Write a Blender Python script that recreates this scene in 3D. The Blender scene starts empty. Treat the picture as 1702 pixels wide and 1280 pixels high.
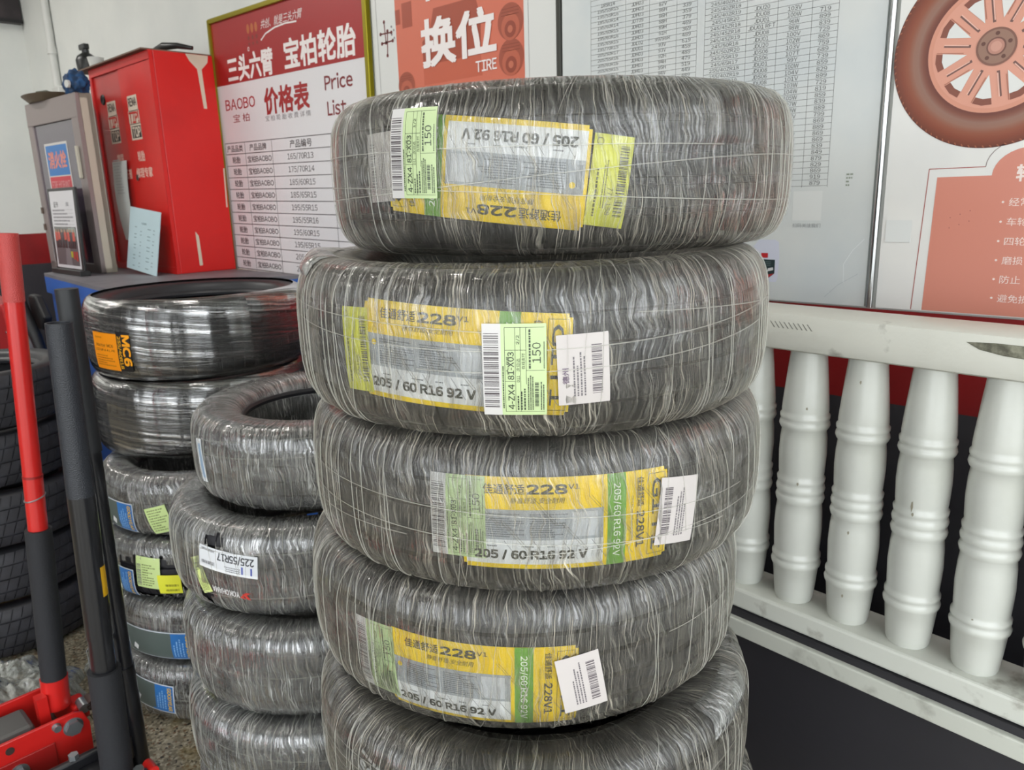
import bpy, bmesh, math, random
from mathutils import Vector, Matrix
PI = math.pi
random.seed(7)
S = bpy.context.scene
COL = S.collection

# ------------------------------------------------------------------ camera, light, exposure
cam_d = bpy.data.cameras.new('camera'); cam = bpy.data.objects.new('camera', cam_d); COL.objects.link(cam)
CR = Matrix(((0.72436053, -0.14581967, 0.67382375),
             (0.68884002, 0.19320968, -0.69869124),
             (-0.02830634, 0.97026112, 0.24039989)))
CAM = Vector((0, 0, 1.45))
cam.matrix_world = Matrix.Translation(CAM) @ CR.to_4x4()
cam_d.sensor_fit = 'HORIZONTAL'; cam_d.sensor_width = 36.0; cam_d.lens = 1280 / 1702 * 36.0
cam_d.clip_start = 0.02; cam_d.clip_end = 100
cam_d.dof.use_dof = True; cam_d.dof.focus_distance = 1.0; cam_d.dof.aperture_fstop = 11
S.camera = cam
W = bpy.data.worlds.new('world'); S.world = W; W.use_nodes = True
bg = W.node_tree.nodes['Background']; bg.inputs[0].default_value = (0.93, 0.97, 1.0, 1); bg.inputs[1].default_value = 3.9
S.view_settings.view_transform = 'Standard'; S.view_settings.look = 'None'
S.view_settings.gamma = 1; S.view_settings.use_curve_mapping = False
S.view_settings.exposure = 0.3
S.cycles.transparent_max_bounces = 24
S.cycles.max_bounces = 8
S.cycles.use_denoising = True

LAMPS = [(-4.9, .2), (-4.9, -1.8), (-2.0, .55), (-2.0, -1.6)]
for lx, ly in LAMPS:
    ld = bpy.data.lights.new('tube_light', 'AREA'); ld.shape = 'RECTANGLE'; ld.size = 1.2; ld.size_y = .12; ld.energy = 22 if lx < -4 else 8; ld.color = (1, .97, .92)
    lo_ = bpy.data.objects.new('tube_light', ld); COL.objects.link(lo_); lo_.location = (lx, ly, 3.2)

# ------------------------------------------------------------------ materials
MATS = {}
def rgb(h):
    h = h.lstrip('#'); c = [int(h[i:i+2], 16) / 255 for i in (0, 2, 4)]
    return tuple((x / 12.92 if x <= .04045 else ((x + .055) / 1.055) ** 2.4) for x in c) + (1,)
def mat(name, col='#808080', rough=.6, metal=0., spec=.5, noise=None, bump=None, coat=0.):
    """noise=(scale, colour2, low, high), bump=(scale, strength)"""
    if name in MATS: return MATS[name]
    m = bpy.data.materials.new(name); m.use_nodes = True; nt = m.node_tree; b = nt.nodes['Principled BSDF']
    b.inputs['Base Color'].default_value = rgb(col); b.inputs['Roughness'].default_value = rough
    b.inputs['Metallic'].default_value = metal; b.inputs['Specular IOR Level'].default_value = spec
    b.inputs['Coat Weight'].default_value = coat
    if noise or bump: tc = nt.nodes.new('ShaderNodeTexCoord')
    if noise:
        n = nt.nodes.new('ShaderNodeTexNoise'); n.inputs['Scale'].default_value = noise[0]; n.inputs['Detail'].default_value = 6
        nt.links.new(tc.outputs['Object'], n.inputs['Vector'])
        r = nt.nodes.new('ShaderNodeValToRGB'); r.color_ramp.elements[0].position = noise[2]; r.color_ramp.elements[1].position = noise[3]
        r.color_ramp.elements[0].color = rgb(col); r.color_ramp.elements[1].color = rgb(noise[1])
        nt.links.new(n.outputs['Fac'], r.inputs['Fac']); nt.links.new(r.outputs['Color'], b.inputs['Base Color'])
    if bump:
        n2 = nt.nodes.new('ShaderNodeTexNoise'); n2.inputs['Scale'].default_value = bump[0]; n2.inputs['Detail'].default_value = 5
        nt.links.new(tc.outputs['Object'], n2.inputs['Vector'])
        bp = nt.nodes.new('ShaderNodeBump'); bp.inputs['Strength'].default_value = bump[1]; bp.inputs['Distance'].default_value = .01
        nt.links.new(n2.outputs['Fac'], bp.inputs['Height']); nt.links.new(bp.outputs['Normal'], b.inputs['Normal'])
    MATS[name] = m
    return m
def ink(h, rough=.55): return mat('print_' + h.strip('#'), h, rough)

def film_mat(name, haze, streak, gloss_rough, band=False, tint='#d9dad2', fu=420, fv=7, gl=1.0, lo=.46, hi=.72):
    """Stretch film: a clear skin with milky folds that run round the tyre's section (or along the tread when band)."""
    if name in MATS: return MATS[name]
    m = bpy.data.materials.new(name); m.use_nodes = True; nt = m.node_tree; N = nt.nodes; L = nt.links
    for n in list(N): N.remove(n)
    def nd(t, **k):
        x = N.new(t)
        for a, b in k.items(): setattr(x, a, b)
        return x
    def math_(op, a, b=None, clamp=False):
        x = nd('ShaderNodeMath', operation=op, use_clamp=clamp)
        for i, v in enumerate((a, b)):
            if v is None: continue
            if isinstance(v, (int, float)): x.inputs[i].default_value = v
            else: L.new(v, x.inputs[i])
        return x.outputs[0]
    uv = nd('ShaderNodeUVMap'); sep = nd('ShaderNodeSeparateXYZ'); L.new(uv.outputs[0], sep.inputs[0])
    oi = nd('ShaderNodeObjectInfo')
    U, V = sep.outputs[0], sep.outputs[1]
    if band: U, V = V, U
    U = math_('ADD', U, math_('MULTIPLY', oi.outputs['Random'], 37.0))
    def noise(su, sv, det=3., slant=0., warp=0.):
        c = nd('ShaderNodeCombineXYZ')
        uu = U
        if slant: uu = math_('ADD', U, math_('MULTIPLY', V, slant))
        if warp:
            w = nd('ShaderNodeTexNoise'); w.inputs['Scale'].default_value = 1; w.inputs['Detail'].default_value = 2
            warp = warp * (.12 if band else 1); cw = nd('ShaderNodeCombineXYZ'); L.new(math_('MULTIPLY', U, 9.), cw.inputs[0]); L.new(math_('MULTIPLY', V, 16.), cw.inputs[1]); L.new(cw.outputs[0], w.inputs[0])
            uu = math_('ADD', uu, math_('MULTIPLY', math_('SUBTRACT', w.outputs['Fac'], .5), warp))
        L.new(math_('MULTIPLY', uu, su), c.inputs[0]); L.new(math_('MULTIPLY', V, sv), c.inputs[1])
        x = nd('ShaderNodeTexNoise'); x.inputs['Scale'].default_value = 1; x.inputs['Detail'].default_value = det; x.inputs['Roughness'].default_value = .6
        L.new(c.outputs[0], x.inputs[0]); return x.outputs['Fac']
    def ramp(v, a, b, p=1.):
        r = nd('ShaderNodeMapRange'); L.new(v, r.inputs[0]); r.inputs[1].default_value = a; r.inputs[2].default_value = b
        o = r.outputs[0]
        return math_('POWER', o, p) if p != 1 else o
    f1 = ramp(noise(fu, fv, 3, 0, .03), lo + .02, hi, 1.4)
    f2 = ramp(noise(fu * .35, fv * 1.2, 4, .22, .05), lo + .08, hi + .04, 1.3)
    f3 = ramp(noise(fu * .8, fv * 2.2, 3, -.35, .03), lo + .1, hi + .05, 1.5)
    big = noise(14, 9, 3)
    patch = ramp(big, .35, .68)
    st = math_('ADD', f1, math_('ADD', math_('MULTIPLY', f2, .8), math_('MULTIPLY', f3, .6)))
    st = math_('MULTIPLY', st, math_('ADD', .2, math_('MULTIPLY', patch, 1.15)))
    op = math_('ADD', math_('MULTIPLY', st, streak), math_('MULTIPLY', math_('ADD', .5, patch), haze), True)
    fr = nd('ShaderNodeFresnel'); fr.inputs[0].default_value = 1.45
    op = math_('MINIMUM', math_('ADD', op, math_('MULTIPLY', fr.outputs[0], .45)), .88)
    hgt = math_('ADD', math_('MULTIPLY', noise(fu * .5, fv * 1.4, 4, .1, .04), 1.), math_('MULTIPLY', f1, .5))
    bp = nd('ShaderNodeBump'); bp.inputs['Strength'].default_value = .9; bp.inputs['Distance'].default_value = .0022 if band else .0034
    L.new(hgt, bp.inputs['Height'])
    pr = nd('ShaderNodeBsdfPrincipled'); pr.inputs['Base Color'].default_value = rgb(tint); pr.inputs['Roughness'].default_value = .32
    L.new(bp.outputs[0], pr.inputs['Normal'])
    tr = nd('ShaderNodeBsdfTransparent'); tr.inputs[0].default_value = (.97, .98, .97, 1)
    g = nd('ShaderNodeBsdfGlossy'); g.inputs['Roughness'].default_value = gloss_rough; L.new(bp.outputs[0], g.inputs['Normal'])
    glm = math_('ADD', .25, math_('MULTIPLY', ramp(noise(fu * .45, fv * 1.1, 4, .12, .05), .44, .62, 1.5), 1.5)); fr2 = nd('ShaderNodeFresnel'); fr2.inputs[0].default_value = 1.5; L.new(bp.outputs[0], fr2.inputs['Normal'])
    m1 = nd('ShaderNodeMixShader'); L.new(op, m1.inputs[0]); L.new(tr.outputs[0], m1.inputs[1]); L.new(pr.outputs[0], m1.inputs[2])
    m2 = nd('ShaderNodeMixShader'); L.new(math_('MULTIPLY', math_('MULTIPLY', fr2.outputs[0], gl), glm, True), m2.inputs[0]); L.new(m1.outputs[0], m2.inputs[1]); L.new(g.outputs[0], m2.inputs[2])
    out = nd('ShaderNodeOutputMaterial'); L.new(m2.outputs[0], out.inputs[0])
    MATS[name] = m
    return m

# ------------------------------------------------------------------ mesh builder
class MB:
    def __init__(s): s.v = []; s.f = []; s.m = []; s.uv = None
    def add(s, vs, fs, mi=0):
        o = len(s.v); s.v += [tuple(p) for p in vs]; s.f += [tuple(i + o for i in f) for f in fs]; s.m += [mi] * len(fs); return s
    def box(s, x0, x1, y0, y1, z0, z1, mi=0, M=None):
        vs = [Vector((x, y, z)) for z in (z0, z1) for y in (y0, y1) for x in (x0, x1)]
        if M: vs = [M @ p for p in vs]
        return s.add(vs, [(0, 2, 3, 1), (4, 5, 7, 6), (0, 1, 5, 4), (2, 6, 7, 3), (0, 4, 6, 2), (1, 3, 7, 5)], mi)
    def prism(s, poly, z0, z1, mi=0, M=None):
        n = len(poly); vs = [Vector((x, y, z0)) for x, y in poly] + [Vector((x, y, z1)) for x, y in poly]
        if M: vs = [M @ p for p in vs]
        return s.add(vs, [tuple(range(n))[::-1], tuple(range(n, 2 * n))] + [(i, (i + 1) % n, n + (i + 1) % n, n + i) for i in range(n)], mi)
    def lathe(s, prof, seg=32, mi=0, M=None, closed=False):
        vs = []; n = len(prof)
        for j in range(seg):
            a = 2 * PI * j / seg
            vs += [Vector((r * math.cos(a), r * math.sin(a), z)) for r, z in prof]
        if M: vs = [M @ p for p in vs]
        fs = []
        for j in range(seg):
            k = (j + 1) % seg
            for i in range(n if closed else n - 1):
                i2 = (i + 1) % n
                fs.append((j * n + i, k * n + i, k * n + i2, j * n + i2))
        return s.add(vs, fs, mi)
    def cyl(s, a, b, r, seg=24, mi=0, r2=None):
        a, b = Vector(a), Vector(b); d = b - a; M = Matrix.Translation(a) @ d.to_track_quat('Z', 'Y').to_matrix().to_4x4()
        r2 = r if r2 is None else r2
        return s.lathe([(0.0001, 0), (r, 0), (r2, d.length), (0.0001, d.length)], seg, mi, M)
    def tube(s, pts, r, seg=10, mi=0):
        pts = [Vector(p) for p in pts]; vs = []; n = len(pts)
        for i, p in enumerate(pts):
            t = (pts[min(i + 1, n - 1)] - pts[max(i - 1, 0)]).normalized(); q = t.to_track_quat('Z', 'Y')
            rr = r[i] if isinstance(r, (list, tuple)) else r
            for k in range(seg):
                a = 2 * PI * k / seg; vs.append(p + q @ Vector((rr * math.cos(a), rr * math.sin(a), 0)))
        fs = [(i * seg + k, i * seg + (k + 1) % seg, (i + 1) * seg + (k + 1) % seg, (i + 1) * seg + k) for i in range(n - 1) for k in range(seg)]
        fs += [tuple(range(seg))[::-1], tuple((n - 1) * seg + k for k in range(seg))]
        return s.add(vs, fs, mi)
    def mesh(s, name, mats, smooth=False, bevel=0, uv=None):
        me = bpy.data.meshes.new(name); me.from_pydata(s.v, [], s.f); me.update()
        for mm in (mats if isinstance(mats, (list, tuple)) else [mats]): me.materials.append(mm)
        me.polygons.foreach_set('material_index', s.m)
        if bevel:
            bm = bmesh.new(); bm.from_mesh(me); bmesh.ops.remove_doubles(bm, verts=bm.verts, dist=1e-6)
            bmesh.ops.bevel(bm, geom=list(bm.edges), offset=bevel, segments=2, profile=.5, affect='EDGES', clamp_overlap=True)
            bm.to_mesh(me); bm.free()
        if smooth:
            me.polygons.foreach_set('use_smooth', [True] * len(me.polygons))
            if smooth != 2: me.set_sharp_from_angle(angle=math.radians(38))
        if uv:
            l = me.uv_layers.new(name='uv'); vi = [0] * len(me.loops); me.loops.foreach_get('vertex_index', vi)
            flat = []
            for i in vi: flat += uv[i]
            l.data.foreach_set('uv', flat)
        return me
    def build(s, name, mats, parent=None, smooth=False, bevel=0, **kw):
        return link(name, s.mesh(name, mats, smooth, bevel), parent)
def link(name, me, parent=None):
    o = bpy.data.objects.new(name, me); COL.objects.link(o)
    if parent: o.parent = parent
    return o
def thing(name, label, cat, loc=(0, 0, 0), rz=0, group=None):
    o = bpy.data.objects.new(name, None); o.empty_display_size = .05; COL.objects.link(o); o.location = loc; o.rotation_euler = (0, 0, rz)
    return tag(o, label, cat, group)
def tag(o, label, cat, group=None):
    o['label'] = label; o['category'] = cat
    if group: o['group'] = group
    return o
def struct(o): o['kind'] = 'structure'; return o

# ------------------------------------------------------------------ printed sheets
_TC = {}
def glyph(ch):
    """one character as a flat mesh; latin letters and digits use their full-width forms, spaced by hand below"""
    if ch not in _TC:
        c = bpy.data.curves.new('t', 'FONT'); c.body = chr(ord(ch) + 0xFEE0) if 0x21 <= ord(ch) <= 0x7E else ch; c.size = 1; c.resolution_u = 2
        o = bpy.data.objects.new('t', c); m = bpy.data.meshes.new_from_object(o)
        _TC[ch] = ([(v.co.x, v.co.y) for v in m.vertices], [tuple(p.vertices) for p in m.polygons])
        bpy.data.objects.remove(o); bpy.data.curves.remove(c); bpy.data.meshes.remove(m)
    return _TC[ch]
_WC = {}
def glyphs(s):
    if s not in _WC:
        vs, fs, x = [], [], 0.
        for ch in s:
            if ch == ' ': x += .27; continue
            gv, gf = glyph(ch)
            if not gv: continue
            if ch in '/-':                       # the full-width slash and hyphen are too long
                gv = [(0, -.08), (.075, -.08), (.33, .78), (.255, .78)] if ch == '/' else [(0, .27), (.27, .27), (.27, .345), (0, .345)]; gf = [(0, 1, 2, 3)]
            x0 = min(v[0] for v in gv); x1 = max(v[0] for v in gv); o = len(vs)
            if ord(ch) < 0x7F: vs += [(v[0] - x0 + x + .035, v[1]) for v in gv]; x += x1 - x0 + .085
            else: vs += [(v[0] + x, v[1]) for v in gv]; x += 1.0
            fs += [tuple(i + o for i in f) for f in gf]
        x0 = min(v[0] for v in vs); x1 = max(v[0] for v in vs); y0 = min(v[1] for v in vs); y1 = max(v[1] for v in vs)
        _WC[s] = ([((x - x0) / (x1 - x0), (y - y0) / (y1 - y0)) for x, y in vs], fs, (x1 - x0) / max(y1 - y0, 1e-6))
    return _WC[s]
class Sheet:
    def __init__(s): s.v = []; s.f = []; s.m = []; s.cols = []; s.T = lambda u, v: (u, v)
    def ci(s, c):
        if c not in s.cols: s.cols.append(c)
        return s.cols.index(c)
    def add(s, pts, fs, c, lay):
        o = len(s.v); s.v += [s.T(u, v) + (lay,) for u, v in pts]; s.f += [tuple(i + o for i in f) for f in fs]; s.m += [s.ci(c)] * len(fs)
    def rect(s, u0, v0, u1, v1, c, lay=1, step=None):
        nu = max(1, int(math.ceil(abs(u1 - u0) / step))) if step else 1
        nv = max(1, int(math.ceil(abs(v1 - v0) / step))) if step else 1
        pts = [(u0 + (u1 - u0) * i / nu, v0 + (v1 - v0) * j / nv) for j in range(nv + 1) for i in range(nu + 1)]
        fs = [(j * (nu + 1) + i, j * (nu + 1) + i + 1, (j + 1) * (nu + 1) + i + 1, (j + 1) * (nu + 1) + i) for j in range(nv) for i in range(nu)]
        s.add(pts, fs, c, lay)
    def poly(s, pts, c, lay=1): s.add(pts, [tuple(range(len(pts)))], c, lay)
    def disc(s, u, v, r, c, lay=1, seg=40, r0=0, sy=1):
        if r0:
            pts = [(u + q * math.cos(2 * PI * i / seg), v + q * sy * math.sin(2 * PI * i / seg)) for q in (r0, r) for i in range(seg)]
            s.add(pts, [(i, (i + 1) % seg, seg + (i + 1) % seg, seg + i) for i in range(seg)], c, lay)
        else: s.poly([(u + r * math.cos(2 * PI * i / seg), v + r * sy * math.sin(2 * PI * i / seg)) for i in range(seg)], c, lay)
    def line(s, a, b, w, c, lay=1, n=1):
        dx, dy = b[0] - a[0], b[1] - a[1]; l = math.hypot(dx, dy); px, py = -dy / l * w / 2, dx / l * w / 2
        pts = []
        for i in range(n + 1):
            t = i / n; x = a[0] + dx * t; y = a[1] + dy * t; pts += [(x + px, y + py), (x - px, y - py)]
        s.add(pts, [(2 * i, 2 * i + 1, 2 * i + 3, 2 * i + 2) for i in range(n)], c, lay)
    def path(s, pts, w, c, lay=1):
        for a, b in zip(pts, pts[1:]): s.line(a, b, w, c, lay)
    def text(s, t, u, v, h, c, w=None, rot=0, lay=2, bold=.0, align='C', shear=0):
        """fits the words into a box of height h (and width w) centred on u, v (align L/R: its left/right end), turned by rot degrees"""
        vs, fs, asp = glyphs(t)
        w = w if w else h * asp
        ox = {'C': -w / 2, 'L': 0, 'R': -w}[align]; a = math.radians(rot); ca, sa = math.cos(a), math.sin(a)
        pts = []
        for x, y in vs:
            X = x * w + ox + shear * (y - .5) * h; Y = (y - .5) * h; pts.append((u + X * ca - Y * sa, v + X * sa + Y * ca))
        e = bold * h
        for i, (dx, dy) in enumerate(((0, 0), (e, e), (-e, e), (e, -e), (-e, -e)) if bold else ((0, 0),)): s.add([(x + dx, y + dy) for x, y in pts], fs, c, lay + .01 * i)
    def fine(s, u0, v0, u1, v1, rows, c, lay=2, rot=False, dens=.8, th=.45, seed=1):
        """rows of tiny unreadable print, as broken dashes"""
        R = random.Random(seed); n = rows
        L = (v1 - v0) if rot else (u1 - u0); H = (u1 - u0) if rot else (v1 - v0); p = H / n
        for i in range(n):
            x = 0; end = L * R.uniform(.55, 1) * dens / .8
            while x < min(end, L) - p * .4:
                l = p * R.uniform(.35, .9); l = min(l, L - x); a = i * p + p * .25; b = a + p * th
                if rot: s.rect(u0 + a, v0 + x, u0 + b, v0 + x + l, c, lay)
                else: s.rect(u0 + x, v0 + a, u0 + x + l, v0 + b, c, lay)
                x += l + p * R.uniform(.12, .3)
    def bars(s, u0, v0, u1, v1, n, c, lay=2, horiz=True, seed=1):
        R = random.Random(seed); L = (v1 - v0) if horiz else (u1 - u0); ws = [R.choice((1, 1, 2, 3)) for _ in range(2 * n)]; k = L / sum(ws); x = 0
        for i, w in enumerate(ws):
            if i % 2 == 0:
                if horiz: s.rect(u0, v0 + x, u1, v0 + x + w * k, c, lay)
                else: s.rect(u0 + x, v0, u0 + x + w * k, v1, c, lay)
            x += w * k
    def place(s, u, v, rot, cu=0, cv=0):
        a = math.radians(rot); ca, sa = math.cos(a), math.sin(a)
        s.T = lambda x, y: (u + (x - cu) * ca - (y - cv) * sa, v + (x - cu) * sa + (y - cv) * ca)
        return s
    def build(s, name, fn, parent=None, rough=.5, label=None):
        mb = MB(); mb.v = [tuple(fn(*p)) for p in s.v]; mb.f = s.f; mb.m = s.m
        o = mb.build(name, [c if not isinstance(c, str) else ink(c, rough) for c in s.cols], parent)
        if label: o['label'] = label
        return o
def wallmap(Y, d=.0004): return lambda u, v, l: (u, Y - l * d, v)

# ------------------------------------------------------------------ setting
WY = 1.75          # back wall plane
LX = -6.0          # far left wall plane
white_wall = mat('white_wall_paint', '#d9dbd7', .75, noise=(3, '#cfd2cf', .4, .75), bump=(40, .05))
red_band = mat('red_wall_paint', '#8f0e12', .5, noise=(6, '#7d0c10', .4, .7))
dark_band = mat('dark_grey_wall_paint', '#37363b', .6, noise=(5, '#2e2d33', .4, .7), bump=(60, .08))
b = MB(); b.box(LX - .1, 2.5, WY, WY + .1, 0, 3.3); wall_back = struct(b.build('wall_back', white_wall))
b = MB(); b.box(LX, 2.5, WY - .004, WY, 0, .98); b.build('dark_band', dark_band, wall_back)
b = MB(); b.box(LX, 2.5, WY - .004, WY, .98, 1.185); b.build('red_band', red_band, wall_back)
b = MB(); b.box(LX - .1, LX, -4, WY, 0, 3.3); wall_left = struct(b.build('wall_left', white_wall))
b = MB(); b.box(LX, LX + .004, -4, WY, 0, 1.082); b.build('dark_band', dark_band, wall_left)
b = MB(); b.box(LX, LX + .004, -4, WY, 1.082, 1.284); b.build('red_band', red_band, wall_left)
b = MB(); b.box(LX - .1, -2.3, -3.3, -3.2, 0, 3.3); b.box(-2.3, 2.5, -3.3, -3.2, 2.9, 3.3); struct(b.build('wall_front', mat('front_wall_paint', '#77777a', .8)))
b = MB(); b.box(-.75, -.45, -3.35, -3.1, 0, 2.9); tag(b.build('pillar', mat('pillar_paint', '#4b4a4d', .6), None, bevel=.01), 'square pillar in the open shop front behind the photographer', 'pillar')
b = MB(); b.box(2.35, 2.6, -3.35, -3.0, 0, 3.3); tag(b.build('corner_post', mat('pillar_paint'), None, bevel=.01), 'corner post of the open shop front behind the photographer', 'pillar')
b = MB(); b.box(LX - .1, 2.6, -3.3, WY + .1, 3.3, 3.4); struct(b.build('ceiling', mat('ceiling_paint', '#b9bbb8', .8)))
_e = bpy.data.materials.new('lamp_glow'); _e.use_nodes = True; _e.node_tree.nodes['Principled BSDF'].inputs['Emission Color'].default_value = (1, .97, .92, 1); _e.node_tree.nodes['Principled BSDF'].inputs['Emission Strength'].default_value = 8
lp = ['over the red cabinet side of the room', 'at the dark end of the room', 'above the tyre stacks', 'near the shop front']
for (lx, ly), w_ in zip(LAMPS, lp):
    t = thing('ceiling_lamp', 'white tube lamp on the ceiling ' + w_, 'lamp', (lx, ly, 3.3), 0, 'tube lamps on the ceiling')
    b = MB(); b.box(-.62, .62, -.04, .04, -.05, -.001); b.build('housing', mat('lamp_housing', '#d8d8d4', .5), t, bevel=.004)
    for y in (-.025, .025): MB().cyl((-.6, y, -.065), (.6, y, -.065), .013, 12).build('tube', _e, t, True)
# dark shutter housing high on the left wall
sh = thing('shutter_housing', 'dark grimy housing high on the far left wall under the ceiling', 'shutter box', (LX, .6, 2.6))
b = MB(); b.box(.001, .05, -1.6, 1.14, 0, .7); b.build('housing', mat('dark_steel', '#2a2426', .5, noise=(5, '#4a3f42', .45, .7)), sh)
b = MB(); b.box(.05, .06, -1.6, 1.14, 0, .02); b.build('bottom_rail', mat('black_steel', '#141416', .4), sh)

# terrazzo floor tiles
def terrazzo():
    m = bpy.data.materials.new('terrazzo'); m.use_nodes = True; nt = m.node_tree; N = nt.nodes; L = nt.links; p = N['Principled BSDF']
    tc = N.new('ShaderNodeTexCoord')
    v = N.new('ShaderNodeTexVoronoi'); v.inputs['Scale'].default_value = 150; L.new(tc.outputs['Object'], v.inputs['Vector'])
    r = N.new('ShaderNodeValToRGB'); cr = r.color_ramp; cr.interpolation = 'CONSTANT'
    cols = [(0, '#6f6857'), (.3, '#938b78'), (.55, '#7d7562'), (.72, '#a8a08d'), (.86, '#6a4f38'), (.93, '#28241e')]
    cr.elements[0].color = rgb(cols[0][1]); cr.elements[1].position = .3; cr.elements[1].color = rgb(cols[1][1])
    for q, c in cols[2:]: e = cr.elements.new(q); e.color = rgb(c)
    sx = N.new('ShaderNodeSeparateColor'); L.new(v.outputs['Color'], sx.inputs[0]); L.new(sx.outputs[0], r.inputs[0])
    n = N.new('ShaderNodeTexNoise'); n.inputs['Scale'].default_value = 7; n.inputs['Detail'].default_value = 8; L.new(tc.outputs['Object'], n.inputs['Vector'])
    r2 = N.new('ShaderNodeValToRGB'); r2.color_ramp.elements[0].position = .5; r2.color_ramp.elements[1].position = .68
    r2.color_ramp.elements[0].color = (0, 0, 0, 1); r2.color_ramp.elements[1].color = (.6, .6, .6, 1); L.new(n.outputs['Fac'], r2.inputs[0])
    mx = N.new('ShaderNodeMix'); mx.data_type = 'RGBA'; L.new(r2.outputs[0], mx.inputs[0]); L.new(r.outputs[0], mx.inputs[6]); mx.inputs[7].default_value = rgb('#85701f')
    L.new(mx.outputs[2], p.inputs['Base Color']); p.inputs['Roughness'].default_value = .45
    return m
tz = terrazzo()
b = MB(); b.box(-25, 25, -25, 6, -.12, -.09); struct(b.build('pavement', mat('pavement', '#9a9a96', .8)))
b = MB(); b.box(-6.1, 4, -7, WY + .1, -.08, -.006); floor = struct(b.build('floor', mat('grout', '#3b372f', .9)))
tw = .6; a = math.radians(0); tile_me = None
b = MB(); b.box(-.2975, .2975, -.2975, .2975, -.006, 0); tile_me = b.mesh('floor_tile', tz)
for i in range(11):
    for j in range(7):
        o = link('floor_tile', tile_me, floor); o.location = (-5.7 + .6 * i + .02, 1.44 - .6 * j, 0)
b = MB(); b.box(1.19, 4, -7, WY, -.006, 0); b.box(-6, 1.19, -7, -2.46, -.006, 0); o = b.build('floor_slab', tz, floor)

# conduit in the corner with a socket box
cp = thing('conduit_pipe', 'white plastic conduit running down the far corner of the walls', 'pipe', (-5.44, WY - .024, 0))
b = MB(); b.cyl((0, 0, 2.0), (0, 0, 3.28), .022); b.build('pipe', mat('white_plastic', '#c9cac6', .5), cp, True)
b = MB(); b.cyl((0, 0, 2.35), (0, 0, 2.38), .028); b.build('collar', mat('white_plastic'), cp, True)
b = MB(); b.box(-.02, .10, -.03, .02, 1.92, 2.16); b.build('junction_box', mat('white_plastic'), cp, bevel=.006)

# ------------------------------------------------------------------ balustrade
# its own line, running at a slight angle to the wall
bd = Vector((-0.99690362, 0.07863314, 0)); B0 = Vector((-.49359, 1.47371, 0)); bang = math.atan2(-bd.y, -bd.x)
M_B = Matrix.Translation(B0) @ Matrix.Rotation(bang, 4, 'Z')      # local x = towards the right, local -y = towards the camera
plaster = mat('white_gloss_paint', '#c9cbc4', .3, noise=(9, '#bdbfb6', .45, .8), bump=(30, .04), coat=.3)
def dirty_plaster():
    m = mat('worn_rail_paint', '#d6d6cc', .45, noise=(14, '#86847a', .66, .78), bump=(50, .12)); return m
worn = dirty_plaster()
par = thing('low_wall', 'black painted low wall under the white balustrade', 'wall', B0, bang)
par['kind'] = 'structure'; del par['category']; del par['label']
b = MB(); b.box(-1.15, 1.3, -.062, .06, 0, .55); b.build('wall_body', mat('black_wall_paint', '#2c2b2f', .45, bump=(25, .08)), par)
b = MB(); b.box(-1.15, 1.3, -.076, -.06, .497, .535); b.build('ledge', mat('ledge_paint', '#c5c7bd', .5, noise=(20, '#8d8c82', .55, .8)), par, bevel=.003)
rail = tag(None or (lambda b: b.build('handrail', worn, None, True, .016))(MB().box(-1.15, 1.3, -.062, .062, 1.138, 1.214)), 'thick white painted handrail with worn patches on top of the balusters', 'handrail')
rail.matrix_world = M_B
brl = tag((lambda b: b.build('bottom_rail', mat('bottom_rail_paint', '#d0d2c9', .45, noise=(12, '#7a7466', .6, .72)), None, False, .006))(MB().box(-1.15, 1.3, -.058, .058, .552, .598)), 'white bottom rail with grime between the feet of the balusters', 'rail')
brl.matrix_world = M_B
# chipped patch of bare cement on the handrail, with a dark scrape beside it
b = MB(); b.add([(.18, -.0625, 1.196), (.20, -.0628, 1.186), (.235, -.0628, 1.18), (.31, -.0628, 1.176), (.33, -.0626, 1.19), (.27, -.0626, 1.199), (.22, -.0626, 1.199)], [tuple(range(7))[::-1]])
o = b.build('chipped_patch', mat('bare_cement', '#8e8d7c', .9, noise=(60, '#5e5d50', .4, .6), bump=(90, .4)), rail); o['label'] = 'grey bare patch where paint chipped off'
R_ = random.Random(5)
b = MB()
for k in range(9):
    x = -.17 + k * .0095; b.add([(x, -.0626, 1.196), (x + .002, -.0626, 1.196), (x + .012, -.0626, 1.184), (x + .009, -.0626, 1.184)], [(0, 3, 2, 1)])
o = b.build('rub_mark', mat('rub_grey', '#8f9088', .8), rail); o['label'] = 'grey rubbed scuff marks'
zt, zb = 1.138, .598
def bal_prof():
    key = [(0, .034), (.01, .0365), (.07, .0395), (.140, .0425), (.148, .0455), (.160, .0468), (.170, .0448), (.176, .0425), (.184, .0455), (.195, .0455), (.203, .0425), (.215, .0425), (.23, .043), (.30, .0445), (.37, .043), (.405, .041),
           (.412, .0435), (.428, .0455), (.440, .0435), (.446, .0415), (.454, .044), (.466, .0452), (.478, .0435), (.484, .0415), (.492, .0435), (.505, .0445), (.515, .041), (.53, .042), (.60, .0435), (.66, .0425), (.695, .0405),
           (.703, .0435), (.715, .0460), (.727, .0448), (.733, .0425), (.741, .0448), (.752, .0452), (.760, .042), (.772, .0425), (.80, .0415), (.90, .037), (.98, .033), (1, .0325)]
    key = [(t, r * 1.06) for t, r in key]
    return [(r, zb + (zt - zb) * t) for t, r in key]
b = MB(); b.lathe(bal_prof(), 40)
bal_me = b.mesh('baluster', plaster, 2)
ordn = {-2: 'rightmost in view, cut by the photo edge', -3: 'past the right edge'}
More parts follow.
